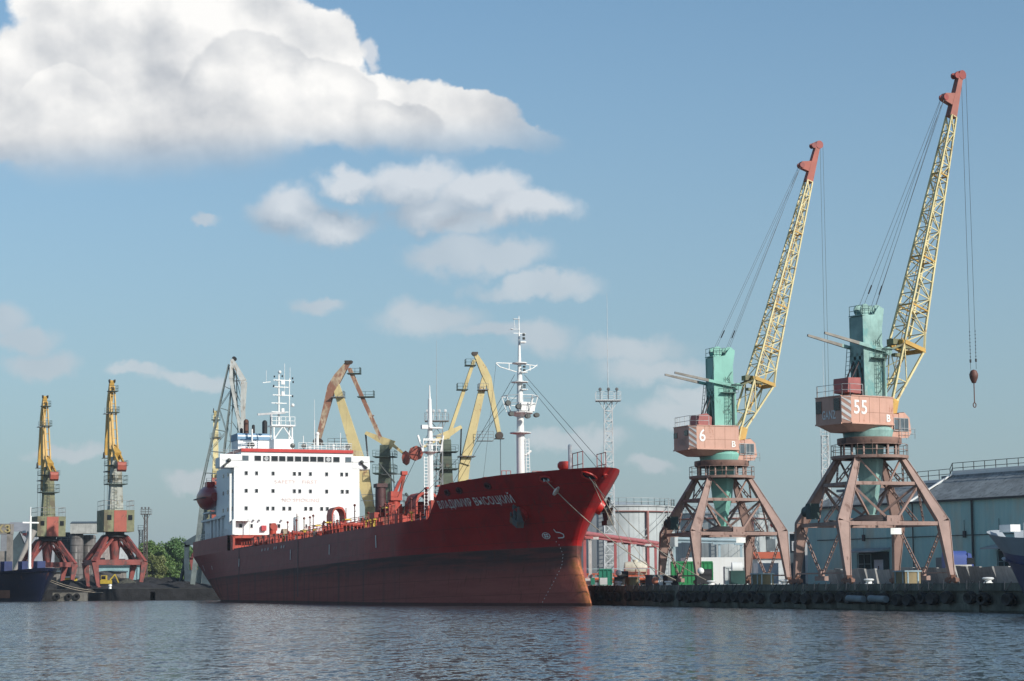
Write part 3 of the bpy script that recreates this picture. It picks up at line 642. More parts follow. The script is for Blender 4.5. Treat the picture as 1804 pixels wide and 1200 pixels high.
# bridge roof rails and small gear
MB().rail([(HX - .2, yy_(527), 24.87), (HX - .2, 9.0, 24.87), (HX - 9, 9.0, 24.87)], 1.1, 1.3, .04, 3).rail([(HX - .2, -9.0, 24.87), (HX - .2, yy_(455), 24.87)], 1.0, 1.2, .04, 3).build('roof_railing', WHITE, SHIP)
gr = MB()
for px, h, r in ((538, 2.3, .07), (558, 4.9, .07), (563, 2.6, .26), (605, 2.9, .06), (579, .9, .07), (447, 3.2, .14), (592, 1.0, .2), (549, .7, .3), (615, 1.0, .1)): gr.tube((HX - 1.2, yy_(px), 24.85), (HX - 1.2, yy_(px), 24.85 + h), r, n=8)
gr.tube((HX - 1.2, yy_(558), 29.7), (HX - 1.2, yy_(558), 33), .03); gr.ball((HX - 1.2, yy_(563), 27.5), .34)
gr.build('roof_vent', WHITE, SHIP)
for px in (517, 537, 616, 441, 446):
    sl_ = MB(); sl_.lathe([(.05, -.3), (.36, -.2), (.40, .1), (.34, .14)], (HX - .6, yy_(px), 25.5), 12, 'x'); sl_.tube((HX - .6, yy_(px), 24.9), (HX - .6, yy_(px), 25.3), .06)
    sl_.build('searchlight', mat('dark_lamp', (.06, .065, .06), .4), SHIP)
# --- main deck gear
random.seed(11)
pp = MB()
for y, z, r in ((-3.2, 9.9, .22), (-2.5, 9.9, .22), (-1.8, 10.2, .28), (-1.0, 10.2, .28), (0, 10.3, .3), (1.2, 10.1, .25), (2.4, 9.9, .25), (-6.5, 9.4, .16), (-7.2, 9.4, .12)):
    pp.tube((-43, y, z), (44, y, z), r, n=8)
for x in np.arange(-42, 45, 3.0): pp.box((x, -.2, 9.5), (.25, 6.6, .2)); pp.box((x, -3.4, 9.3), (.2, .2, 1.0)); pp.box((x, 2.6, 9.3), (.2, .2, 1.0))
for x in (4, 5.5, 7, 8.5, 10, -16, -14): pp.tube((x, -9.6, 10.1), (x, 9.0, 10.1), .26, n=8); pp.tube((x, -9.6, 10.1), (x, -9.6, 9.0), .26, n=8); pp.lathe([(.42, 0), (.42, .12)], (x, -9.75, 10.1), 10, 'y')
pp.build('deck_pipework', RED, SHIP)
cw = MB(); cw.box((0, -.2, 11.2), (88, 1.3, .12))
for x in np.arange(-43, 44, 2.5): cw.box((x, -.8, 10.1), (.12, .12, 2.2)); cw.box((x, .4, 10.1), (.12, .12, 2.2))
cw.rail([(-43, -.85, 11.2), (43, -.85, 11.2)], 1.05, 2.0, .045, 2).rail([(-43, .45, 11.2), (43, .45, 11.2)], 1.05, 2.0, .045, 2)
cw.build('catwalk', RED, SHIP)
sr = MB()
for x in np.arange(-40, 45, 1.6):
    y = -(hb(x, MD) - .35); sr.bar((x, y, MD), (x, y, MD + 1.05), .09)
for z in (.5, 1.05):
    for x in np.arange(-40, 44, 4.): sr.bar((x, -(hb(x, MD) - .35), MD + z), (x + 4, -(hb(x + 4, MD) - .35), MD + z), .05)
sr.build('side_railing', RED, SHIP)
for i in range(46):
    tk = MB(); x = random.uniform(-40, 43); y = random.uniform(-9.5, 3); h = random.uniform(.5, 1.9); r = random.uniform(.15, .45)
    tk.tube((x, y, MD), (x, y, MD + h), r, n=8); tk.lathe([(r * 1.5, 0), (r * 1.5, .12)], (x, y, MD + h), 10); tk.build('pipe_stub', RED, SHIP)
for i in range(35):
    x = random.uniform(-38, 43); y = random.uniform(-9.5, 1); h = random.uniform(.5, 1.6); d3 = (random.uniform(.4, 1.6), random.uniform(.4, 1.2), h)
    if i > 29: x, y, h = -37 + (i - 30) * 3.2, -9.2, 1.5; d3 = (1.6, 1.0, 1.5)
    tk = MB(); tk.box((x, y, MD + h / 2), d3); tk.box((x, y, MD + h + .04), (d3[0] + .1, d3[1] + .1, .08)); tk.build('deck_locker', RED, SHIP)
for i in range(60):
    tk = MB(); x = random.uniform(-12, 44); y = random.uniform(-9.6, 2); h = random.uniform(.8, 2.6); t = random.random()
    if t < .4: tk.tube((x, y, MD), (x, y, MD + h), .12, n=6); tk.lathe([(.05, -.08), (.32, -.08), (.32, .08), (.05, .08)], (x, y, MD + h), 10, 'y'); tk.build('valve_wheel', RED, SHIP)
    elif t < .7: tk.bar((x, y, MD), (x + random.uniform(-1.4, 1.4), y, MD + h), .14); tk.tube((x - .8, y, MD + h * .8), (x + .8, y, MD + h * .8), .10, n=6); tk.build('pipe_support', RED, SHIP)
    else: tk.box((x, y, MD + h * .5), (random.uniform(.3, .9), random.uniform(.3, .8), h)); tk.build('cabinet', RED, SHIP)
for i in range(44):
    tk = MB()
    x = random.uniform(-38, 44); y = random.uniform(-8, 3); h = random.uniform(2.2, 4.4); tk.tube((x, y, MD), (x, y, MD + h), .07, n=5)
    if random.random() < .6: tk.ball((x, y, MD + h), .18)
    if random.random() < .35: tk.tube((x, y, MD + h * .8), (x + .6, y, MD + h * .8), .05, n=4)
    tk.build('vent_post', mat('dark_red_brown_paint', (.16, .03, .02), .6, var=.4), SHIP)
YV = mat('yellow_valve_paint', (.62, .44, .05), .5); DKM = mat('dark_machinery', (.03, .03, .035), .6)
for x, y, z in ((-16, -4, 11.7), (-11, -7, 11), (7, -8, 10.9), (12, -4, 12.2), (20, -6, 11.2), (-25, -5, 11)): MB().box((x, y, z), (1.6, .8, .16)).build('yellow_tray', YV, SHIP)
for i in range(14): x = random.uniform(-30, 40); MB().tube((x, -8.5, 10.1), (x, -8.5, 10.3), .35, n=8).tube((x, -8.5, MD), (x, -8.5, 10.1), .08, n=5).build('yellow_valve', YV, SHIP)
for i in range(34):
    x = random.uniform(-40, 44); y = random.uniform(-9, 1); w3 = random.uniform(.3, .9); dk = MB(); dk.box((x, y, MD + .35), (w3, .5, .7)); dk.tube((x, y - .3, MD + .7), (x, y + .3, MD + .7), .3, n=8); dk.build('winch', DKM, SHIP)
pt = MB(); pt.box((-31, -8.3, 10.15), (16, 1.5, .2)); pt.box((-38.5, -10.0, 9.0), (13, 1.4, .25)); pt.build('gangway', mat('dark_gangway', (.045, .045, .045), .7), SHIP)
vp = MB(); vp.tube((-42, -5.3, MD), (-42, -5.3, 12.9), .55, n=14); vp.tube((-42, -5.3, 12.4), (-41.4, -5.3, 12.4), .45, .55, n=12); vp.bar((-42, -4.6, 10.6), (-42, -2.6, 9.2), .3); vp.build('ventilator', RED, SHIP)
wt = MB(); wt.lathe([(.95, 0), (.95, 3.3), (.8, 3.5), (.01, 3.6)], (-40, -1.6, 10.3), 18); wt.build('white_tank', mat('white_tank_paint', (.72, .72, .68), .5, var=.08), SHIP)
wr = MB(); wr.lathe([(.4, -.45), (1.0, -.4), (1.0, .4), (.4, .45)], (-40.6, -3.8, 11.0), 16, 'y'); wr.build('hose_reel', mat('tan_reel', (.32, .25, .17), .7), SHIP)
# arched hose shed and the forward one
def arch(x, y, z0, h, wy, lx, m, name):
    mb = MB(); prof = [(wy / 2, 0), (wy / 2, h * .72), (wy * .42, h * .88), (wy * .26, h * .97), (0, h), (-wy * .26, h * .97), (-wy * .42, h * .88), (-wy / 2, h * .72), (-wy / 2, 0)]
    inner = [(a * .84, b * .93) for a, b in prof]; n = len(prof)
    vs = [(x, y + a, z0 + b) for a, b in prof] + [(x + lx, y + a, z0 + b) for a, b in prof] + [(x, y + a, z0 + b) for a, b in inner] + [(x + lx, y + a, z0 + b) for a, b in inner]
    fs = [(i, i + 1, n + i + 1, n + i) for i in range(n - 1)] + [(2 * n + i, 2 * n + i + 1, 3 * n + i + 1, 3 * n + i) for i in range(n - 1)] + [(n + i, n + i + 1, 3 * n + i + 1, 3 * n + i) for i in range(n - 1)] + [(i, i + 1, 2 * n + i + 1, 2 * n + i) for i in range(n - 1)]
    return mb.add(vs, fs).build(name, m, SHIP)
arch(-21.5, -1.5, 10.0, 4.2, 2.1, 2.8, RED, 'arched_shelter')
o = arch(9.5, 1.0, 9.6, 4.7, 3.2, 4.5, RED, 'arched_shelter')
bb = MB(); bb.box((7.6, -1.7, 11.2), (3.4, 1.5, 3.4)); bb.box((9.8, .8, 11.4), (.3, 3.0, 3.6)); bb.box((6, -3.5, 10.6), (2.2, 1.3, 2.6)); bb.box((14, 2.5, 11.5), (4, 2.0, 3.8)); bb.build('manifold_house', RED, SHIP, smooth=False)
# hose crane
hc = MB(); hc.tube((5, -.6, MD), (5, -.6, 14), .75, .6, n=12); hc.bar((5, -1.4, 13.0), (5.4, .5, 17.2), .7, .5, .45, .35); hc.bar((5, -.2, 13.0), (5.4, .7, 17.2), .5, .4, .3, .3); hc.box((5, -.6, 14.2), (1.6, 1.6, 1.2))
hc.box((5.4, .6, 17.3), (.7, .8, .5)); hco = hc.build('hose_crane', RED, SHIP)
hj = MB(); hj.bar((5, -1.2, 13.6), (5.1, -.1, 16.2), .45, .4, .25, .25); hj.build('crane_cylinder', WHITE, hco)
hk = MB(); hk.bar((5.3, .7, 17.2), (5.3, -2.6, 17.1), .12, .10); hk.bar((5.3, -.7, 16.0), (5.3, -2.9, 18.6), .2, .18); hk.bar((5.4, .8, 14.6), (5.4, 2.6, 12.4), .3, .25, .12, .1); hk.build('crane_jib', mat('dark_green_black', (.03, .04, .04), .6), hco)
tb = MB(); tb.tube((5, -2.6, MD), (5, -2.6, 15.5), .8, .7, n=12); tb.box((5, -2.6, 15.6), (1.6, 1.5, .5)); tb.build('dark_crane_post', mat('dark_maroon', (.07, .025, .025), .6, var=.4), SHIP)
# midship signal mast and foremast
def pole_mast(x, y, z0, levels, name, m=WHITE, yards=()):
    mb = MB()
    for (za, ra), (zb, rb) in zip(levels, levels[1:]): mb.tube((x, y, za), (x, y, zb), ra, rb, n=14)
    return mb
m1 = pole_mast(18.2, 0, MD, [(MD, .42), (17.5, .38), (22.5, .32), (26.0, .22), (26.05, .14), (27.8, .06)], 'm')
m1.lathe([(.4, 0), (.95, .25), (1.0, .35), (.35, .35)], (18.2, 0, 18.8), 16); m1.rail([(18.2 + 1.2, -1.3, 19.1), (18.2 + 1.2, 1.3, 19.1)], 1.6, .9, .06, 2); m1.bar((18.9, -1.2, 19.1), (18.9, -1.9, 21.2), .22); m1.bar((18.9, 1.2, 19.1), (18.9, 1.6, 21.2), .16)
m1.box((18.6, 0, 20.6), (.4, 2.2, .14)); m1.ladder((18.7, -.75, 9.5), (18.7, -.75, 18.5), .5, .06, (0, 1, 0))
m1.box((18.6, .6, 22.2), (.8, 1.7, .18)); m1.box((18.6, -.9, 22.3), (.6, .8, .5)); mm = m1.build('signal_mast', WHITE, SHIP)
fmz = 11.6; fx = 50.6
m2 = pole_mast(fx, 0, fmz, [(fmz, .52), (18.5, .48), (18.55, .44), (24.5, .36), (28.8, .29), (30.0, .22), (34.2, .12), (35.0, .05)], 'f')
for z, r in ((18.6, 1.25), (27.2, 1.0), (30.6, .9)): m2.lathe([(.4, -.15), (r, 0), (r, .12), (.3, .12)], (fx, 0, z), 16)
m2.lathe([(.45, -.5), (1.55, 0), (1.6, .18), (.4, .2)], (fx, 0, 21.6), 8)
for i in range(8):
    a0, a1 = 2 * math.pi * (i + .5) / 8, 2 * math.pi * (i + 1.5) / 8
    p0, p1 = Vector((fx + 1.55 * math.cos(a0), 1.55 * math.sin(a0), 21.8)), Vector((fx + 1.55 * math.cos(a1), 1.55 * math.sin(a1), 21.8))
    q0, q1 = Vector((fx + 2.1 * math.cos(a0), 2.1 * math.sin(a0), 23.8)), Vector((fx + 2.1 * math.cos(a1), 2.1 * math.sin(a1), 23.8))
    m2.bar(p0, q0, .10); m2.bar(q0, q1, .09); m2.bar(p0.lerp(q0, .5), p1.lerp(q1, .5), .07)
m2.box((fx + .8, .2, 22.4), (1.0, 1.1, 1.1)); m2.box((fx + .6, 1.2, 22.4), (.4, .6, 1.1))
for sg, L in ((-1, 2.9), (1, 2.2)):
    m2.bar((fx, 0, 30.6), (fx, sg * L, 30.6 - (.3 if sg > 0 else 0)), .14, .12); m2.bar((fx, sg * L, 30.5), (fx, sg * (L - .5), 29.9), .12); m2.bar((fx, sg * (L - .5), 29.9), (fx, sg * .4, 29.1), .13, .12); m2.bar((fx, sg * 1.3, 30.5), (fx, sg * 1.3, 29.4), .09)
m2.box((fx + .2, .35, 25.4), (.9, .8, .2)); m2.box((fx + .2, .35, 29.0), (.9, .8, .15)); m2.box((fx + .2, .3, 33.4), (.8, .7, .15)); m2.bar((fx, -.7, 34.6), (fx, .8, 34.6), .08); m2.ball((fx, -.9, 35.3), .2); m2.bar((fx, -1.2, 35.2), (fx, .1, 35.4), .08); m2.tube((fx, -.5, 35), (fx, -.6, 38.4), .03)
m2.tube((fx, 0, 35), (fx, 0, 39.4), .09, .05); m2.box((fx, -.3, 38.4), (.3, .8, .12))
m2.ladder((fx + .6, .7, 12), (fx + .6, .6, 18), .4, .04, (0, 1, 0)); m2.tube((fx + .2, .5, 16), (fx + .2, 1.2, 16.6), .14)
MZ = lambda z: float(np.interp(z, [0, 18.6, 21.6, 23.8, 27.2, 30.6, 35, 39.4], [0, 18.6, 20.9, 22.9, 24.5, 26.7, 30.6, 32.3]))
m2.v = [(a, b, MZ(c)) for a, b, c in m2.v]
m2o = m2.build('foremast', WHITE, SHIP)
fl = MB()
for y, z in ((-2.1, 22.7), (-1.7, 21.3), (.3, 21.0), (1.4, 21.2), (-.8, 22.3)): fl.lathe([(.08, -.3), (.34, -.15), (.36, .2), (.3, .26)], (fx + 1.5, y, z), 12, 'x')
for z in (25.8, 26.3, 29.2, 29.8, 33.7, 34.2): fl.tube((fx + .6, .35, z), (fx + .6, .35, z + .3), .17, n=8)
fl.v = [(a, b, MZ(c)) for a, b, c in fl.v]; fl.build('mast_lamp', mat('dark_lamp', (.06, .065, .06), .4), m2o)
# forecastle gear
fg = MB(); fg.lathe([(.38, 0), (.38, .95), (.62, 1.05), (.80, 1.3), (.80, 1.65), (.6, 1.9), (.01, 1.95)], (66.3, -1.0, 12.2), 20); fg.build('mushroom_ventilator', mat('vent_red', (.42, .04, .03), .5, var=.2), SHIP)
fg = MB(); fg.tube((68.3, -1.2, 11.7), (68.3, -1.2, 15.6), .22, n=10); fg.ball((68.3, -1.2, 15.6), .22); fg.build('bow_light_post', WHITE, SHIP)
fg = MB(); fg.rail([(69.2, -1.3, 12.1), (72.5, -1.5, 12.1)], 2.6, 1.6, .05, 2).rail([(70, 1.2, 12.1), (72.8, 1.0, 12.1)], 2.5, 1.3, .05, 2).rail([(51.2, -2.6, 12.2), (51.2, -1.5, 12.2)], 2.0, .6, .05, 3).rail([(51.2, 1.2, 12.2), (51.2, 2.4, 12.2)], 2.0, .6, .05, 3)
fg.build('forecastle_railing', mat('dull_red_rail', (.30, .06, .05), .6), SHIP)
fg = MB(); 
for x in (46.5, 49.5, 52.6, 55.9, 58.6): fg.box((x, -(hb(x, 12.4) - .6), ztop(x) + .06), (1.0, .3, .16))
fg.box((50.6, 0, 12.1), (3.0, 3.0, .9)); fg.build('bulwark_fitting', RED, SHIP, smooth=False)
# mast stays belong to the ship
st = MB()
def sag(mb, a, b, s, r, k=10):
    a, b = Vector(a), Vector(b); pts = [a.lerp(b, i / k) - Vector((0, 0, s * 4 * (i / k) * (1 - i / k))) for i in range(k + 1)]; mb.path(pts, r, 5); return mb
st.tube((fx, .6, 28.6), (73.5, 1.0, 12.6), .028, n=4); st.tube((fx, .6, 27.6), (66, 3.5, 12.8), .028, n=4); st.tube((fx, -.6, 28.6), (19, 0, 10.5), .028, n=4); st.tube((fx, -.4, 24), (26, -6, 10.5), .025, n=4); st.tube((fx, -.4, 27.6), (33, -4, 10), .025, n=4)
st.tube((fx, -2.9, 30.4), (50, -4.5, 12.7), .018, n=4); st.tube((18.2, 0, 15), (8, -1, 12), .05, n=4); st.tube((18.2, -.2, 21.6), (0, -.6, 10.5), .03, n=4)
st.v = [(a, b, MZ(c) if abs(a - fx) < 1 else c) for a, b, c in st.v]; st.build('mast_stay', WIRE, SHIP)
bpy.context.view_layer.update()
# ------------------------------------------------------------------ the two lattice jib cranes on the quay
def ganz(name, label, px_c, Y, railyaw, jibyaw, number, cwz, col, hook, tower_mat):
    c = at(px_c, 800, Y); c.z = QZ
    T = thing(name, label, 'crane', c, railyaw, 'lattice jib harbour cranes on the quay')
    J = Matrix.Rotation(jibyaw, 4, 'Z')
    BR = BROWN
    # gantry: four cranked plate legs
    topc, kn, ft = (2.2, 1.9, 11.3), (4.9, 4.2, 5.5), (5.05, 5.25, .55)
    for su in (-1, 1):
        for sv in (-1, 1):
            a = Vector((su * topc[0], sv * topc[1], topc[2])); k = Vector((su * kn[0], sv * kn[1], kn[2])); f = Vector((su * ft[0], sv * ft[1], ft[2]))
            m = MB(); m.bar(f, k, .42, .34, 1.12, .42, side=(1, 0, 0)); m.bar(k, a, 1.12, .42, .5, .34, side=(1, 0, 0))
            for e in (-1, 1):       # flanges of the plate girder
                s_ = Vector((e, 0, 0)); m.bar(f + s_ * .21, k + s_ * .56, .06, .5, side=(1, 0, 0)); m.bar(k + s_ * .56, a + s_ * .25, .06, .5, side=(1, 0, 0))
            lg = m.build('leg', BR, T)
            b = MB(); b.bar(f + Vector((0, 0, .2)), f - Vector((0, 0, .25)), .7, .5, .3, .3, side=(0, 1, 0))
            b.box((f.x, f.y, .3), (.35, 2.0, .3))
            for dy in (-.6, .6): b.lathe([(.02, -.12), (.28, -.12), (.28, .12), (.02, .12)], (f.x, f.y + dy, .285), 12, 'x')
            b.build('wheel_bogie', mat('bogie_brown', (.20, .10, .07), .7, var=.3), lg)
    def lev(z):
        if z > 5.5: t = (z - 5.5) / (11.3 - 5.5); return (kn[0] + (topc[0] - kn[0]) * t, kn[1] + (topc[1] - kn[1]) * t)
        t = z / 5.5; return (ft[0] + (kn[0] - ft[0]) * t, ft[1] + (kn[1] - ft[1]) * t)
    m = MB()
    for z, w in ((8.9, .3), (5.3, .34)):
        u, v = lev(z)
        for s_ in (-1, 1): m.bar((-u, s_ * v, z), (u, s_ * v, z), w, w); m.bar((s_ * u, -v, z), (s_ * u, v, z), w, w)
    m.build('cross_beam', BR, T)
    u, v = lev(8.9); u5, v5 = lev(5.4)
    for s_ in (-1, 1):
        m = MB()
        for e in (-1, 1): m.bar((e * u, s_ * v, 8.8), (e * .15, s_ * v5, 5.4), .2, .2)
        m.box((0, s_ * (v5 + .02), 5.55), (1.3, .12, .9)); m.box((0, s_ * (v5 + .06), 5.5), (.5, .14, .5))
        m.build('diagonal_brace', BR, T)
    m = MB()                      # laced braces on the track sides
    def laced(a, b, w=.34):
        a, b = Vector(a), Vector(b); d = (b - a).normalized(); s_ = d.cross(Vector((1, 0, 0))); s_ = s_.normalized() * (w / 2) if s_.length > .1 else Vector((0, w / 2, 0))
        m.bar(a + s_, b + s_, .07, .1); m.bar(a - s_, b - s_, .07, .1); n = max(3, int((b - a).length / .55))
        for i in range(n + 1): p = a.lerp(b, i / n); m.bar(p + s_, p - s_, .10)
    for s_ in (-1, 1):
        laced((s_ * 4.9, -4.0, 5.0), (s_ * 5.0, -.35, 1.0)); laced((s_ * 4.9, 4.0, 5.0), (s_ * 5.0, .35, 1.0))
        laced((s_ * u, -v + .2, 8.7), (s_ * u5, -.6, 5.6)); laced((s_ * u, v - .2, 8.7), (s_ * u5, .6, 5.6))
        laced((s_ * 2.3, -1.8, 11.1), (s_ * u, 0, 9.0)); laced((s_ * 2.3, 1.8, 11.1), (s_ * u, 0, 9.0))
        for e in (-1, 1): m.bar((e * 2.1, s_ * 1.9, 11.2), (e * .4, s_ * v, 9.0), .14); m.bar((s_ * u, e * v, 8.9), (s_ * .6, e * .6, 6.2), .2)
        m.bar((s_ * 5.05, -5.2, .95), (s_ * 5.05, 5.2, .95), .12, .14); m.box((s_ * 5.05, 0, .5), (.4, 2.0, .4)); m.bar((s_ * 5.05, 0, .6), (s_ * 5.05, 0, 1.3), .4, .5)
    m.build('laced_brace', BR, T)
    m = MB()
    m.lathe([(3.45, 11.2), (3.5, 11.45), (2.3, 11.45), (2.3, 11.2)], n=28)
    for i in range(14): an = 2 * math.pi * i / 14; m.bar((2.55 * math.cos(an), 2.55 * math.sin(an), 11.4), (2.55 * math.cos(an), 2.55 * math.sin(an), 12.6), .14)
    for i in range(16): a0, a1 = 2 * math.pi * i / 16, 2 * math.pi * (i + 1) / 16; m.rail([(3.42 * math.cos(a0), 3.42 * math.sin(a0), 11.45), (3.42 * math.cos(a1), 3.42 * math.sin(a1), 11.45)], 1.0, 3, .03, 2)
    m.build('ring_platform', BR, T)
    m = MB(); m.lathe([(2.8, 12.45), (2.9, 12.6), (2.9, 13.05), (2.6, 13.1), (2.6, 12.45)], n=32); m.build('slewing_ring', mat('ring_brown', (.23, .13, .10), .6, var=.3, rust=.3, rcol=(.06, .04, .035)), T)
    m = MB(); m.lathe([(1.45, 12.6), (1.35, 11.0), (1.15, 9.2), (.5, 6.6), (.32, 6.1)], n=4); m.T = None
    m.tube((0, 0, 6.2), (0, 0, 5.5), .5, n=10); m.build('pivot_column', tower_mat, T)
    m = MB(); m.lathe([(1.0, 6.15), (1.9, 5.7), (1.9, 5.45), (.6, 5.45)], n=16); m.bar((-4.6, 0, 5.5), (4.6, 0, 5.5), .5, .35); m.bar((0, -4, 5.45), (0, 4, 5.45), .5, .3); m.build('pivot_bearing', mat('dark_bearing', (.04, .03, .03), .7), T)
    cab = MB(); cab.box((-5.3, 1.0, 6.5), (.9, .9, 1.4)); cab.lathe([(.1, -.5), (.5, -.5), (.5, .5), (.1, .5)], (-5.3, 1.9, 6.5), 14, 'y'); cab.build('cable_drum', mat('drum_dark_green', (.02, .05, .045), .6), T)
    sg = MB(); sg.box((.1, -v5 - .25, 4.6), (1.05, .06, .55)); sg.build('sign_board', mat('sign_white', (.75, .75, .7), .6), T, smooth=False)
    # revolving superstructure (local x = jib)
    m = MB(J); m.lathe([(2.3, 13.1), (2.4, 13.7), (2.0, 14.4)], n=20); m.build('neck', tower_mat, T)
    H0, H1 = 14.2, 16.65
    def oct_(z, gx=0., gy=0., fx_=.85): return [(-4.75 + gx, -1.75 + gy * .5, z), (-4.15 + gx, -2.35 + gy, z), (fx_, -2.35 + gy, z), (fx_, 2.35 - gy, z), (-4.15 + gx, 2.35 - gy, z), (-4.75 + gx, 1.75 - gy * .5, z)]
    m = MB(J); lo, hi, bt = oct_(H0), oct_(H1), oct_(13.55, 1.3, .9)
    m.add(lo + hi, [(i, (i + 1) % 6, 6 + (i + 1) % 6, 6 + i) for i in range(6)] + [tuple(range(6, 12))])
    m.add(bt + lo, [(i, (i + 1) % 6, 6 + (i + 1) % 6, 6 + i) for i in range(6)] + [tuple(range(6))])
    hs = m.build('machinery_house', col, T, smooth=False)
    m = MB(J); lo2 = [Vector(p) for p in lo]
    m.bar(lo2[0] + Vector((-.03, -.02, 0)), lo2[5] + Vector((-.03, .02, 0)), .12, .14); m.bar(lo2[1] + Vector((-.02, -.04, 0)), lo2[2] + Vector((0, -.04, 0)), .12, .14); m.bar(Vector(hi[1]), Vector(hi[2]), .14, .08); m.bar(Vector(hi[0]), Vector(hi[5]), .14, .08)
    m.build('skirt_rail', col, hs)
    m = MB(J)
    for y in (1.3, -1.15): m.box((-4.78, y, 15.75 if y > 0 else 15.9), (.07, .75, 1.1 if number == '55' else .55))
    m.build('window', DARK, hs, smooth=False)
    # chevrons on the chamfered corner
    m = MB(J); A_ = Vector((-4.75, -1.75, 0)); B_ = Vector((-4.15, -2.35, 0)); nv = Vector((-.707, -.707, 0)) * .02
    # panel field wraps the corner: slanted white bars
    for i in range(5):
        z0 = 14.35 + i * .62 - .35
        pts = []
        for t, z in ((0, z0 + .62), (1, z0), (1, z0 + .30), (0, z0 + .92)):
            z = min(max(z, 14.3), 16.55); p = A_.lerp(B_, t) + nv; pts.append((p.x, p.y, z))
        m.add(pts, [(0, 1, 2, 3)])
    m.build('warning_stripes', LETW, hs, smooth=False)
    nsz = 1.75 if number == '55' else 1.8
    def side_(x0, z0, k=1.): return lambda uu, vv: J @ Vector((x0 + uu, -2.35 - .03, z0 + vv))
    lettering(number, nsz, mat('number_white', (.82, .82, .78), .6), hs, 'number', side_(-3.9, 15.05 if number == '55' else 15.0), squeeze=.92, bold=.02)
    lettering('B', .9, mat('number_white', (.82, .82, .78), .6), hs, 'letter_mark', side_(-.05, 14.45), bold=.02)
    lettering('GANZ' if number == '55' else 'GANZ', .95, LETW if number == '55' else mat('faded_lettering', (.50, .34, .28), .6), hs, 'maker_lettering', lambda uu, vv: J @ Vector((-4.80, .85 - uu * .66, 14.65 + vv * 1.15)), bold=.015)
    m = MB(J); m.rail([(.6, -2.2, H1), (-1.5, -2.2, H1)], .1, 2, .02, 1); m.rail([(-2.6, -2.2, H1), (-4.1, -2.2, H1), (-4.6, -1.7, H1), (-4.6, 1.7, H1), (-4.1, 2.2, H1)], 1.05, 1.1, .03, 2); m.build('roof_railing', GALV, hs)
    m = MB(J)
    for x in (-3.2, -2.0, -.8): m.box((x, -2.352, 15.4), (.03, .02, 2.3))
    m.box((-1.6, -2.352, 15.2), (4.6, .02, .03)); m.build('panel_seam', mat('seam_brown', (.30, .15, .10), .7), hs)
    # driver's cab
    m = MB(J @ Matrix.Translation((-1.25, 0, 0))); m.box((2.0, -1.0, 14.1), (1.9, 2.3, 2.2)); prof = [(2.9, 13.0), (4.0, 13.1), (4.35, 13.6), (4.15, 14.9), (3.6, 15.35), (2.9, 15.3)]
    m.prism([(x, -2.2, z) for x, z in prof], (0, 1.8, 0)); cb = m.build('driver_cab', col, T, smooth=False)
    m = MB(J @ Matrix.Translation((-1.25, 0, 0))); m.box((3.45, -2.22, 14.25), (.95, .06, 1.1)); m.box((2.55, -2.18, 14.25), (.55, .06, .9)); m.prism([(4.38, -2.0, 13.75), (4.38, -.6, 13.75), (4.19, -.6, 14.85), (4.19, -2.0, 14.85)], (.03, 0, 0)); m.prism([(4.2, -2.0, 14.95), (4.2, -.6, 14.95), (3.65, -.6, 15.38), (3.65, -2.0, 15.38)], (.02, 0, .04))
    m.build('cab_glass', GLASS, cb, smooth=False)
    m = MB(J @ Matrix.Translation((-1.25, 0, 0)))
    for x in (2.25, 2.85, 3.0, 3.45, 3.95): m.box((x, -2.25, 14.25), (.06, .05, 1.15))
    m.box((3.1, -2.25, 13.68), (1.7, .05, .06)); m.box((3.1, -2.25, 14.82), (1.7, .05, .06))
    m.rail([(2.9, -2.5, 13.0), (4.5, -2.5, 13.0), (4.5, -.3, 13.0)], .9, .9, .025, 2); m.build('cab_frame', GALV, cb)
    # tower
    m = MB(J)
    for s_ in (-1, 1):
        y = s_ * .92
        m.prism([(-1.2, y, 16.6), (1.5, y, 16.6), (1.35, y, 20.8), (1.0, y, 21.8), (1.05, y, 23.0), (1.35, y, 24.9), (.75, y, 25.15), (.1, y, 24.3), (-1.25, y, 24.1)], (0, -s_ * .12, 0))
    m.box((-1.15, 0, 22.3), (.1, 1.6, 3.6)); m.box((-1.15, 0, 20.1), (.1, .35, 1.4)); m.box((-1.15, .65, 20.1), (.1, .3, 1.4)); m.box((-1.15, -.65, 20.1), (.1, .3, 1.4)); m.box((-1.15, 0, 20.0), (.1, 1.5, .3))
    m.bar((-1.15, .75, 16.6), (-1.15, .1, 19.9), .16); m.bar((-1.15, -.75, 16.6), (-1.15, -.1, 19.9), .16); m.box((-1.15, .8, 18.2), (.1, .14, 3.2)); m.box((-1.15, -.8, 18.2), (.1, .14, 3.2)); m.box((1.1, 0, 21), (.1, 1.6, 4.0)); m.box((-.5, 0, 24.2), (1.6, 1.85, .1))
    m.box((-.1, 0, 19), (.06, 1.5, 4.6))
    tw = m.build('tower', tower_mat, T, smooth=False)
    m = MB(J)
    for s_, x in ((-.5, -.5), (.5, .9)):
        for yy2 in (-.45, .45): m.lathe([(.05, -.06), (.55, -.06), (.55, .06), (.05, .06)], (x, yy2, 24.75), 16, 'y')
    m.build('rope_sheave', tower_mat, tw)
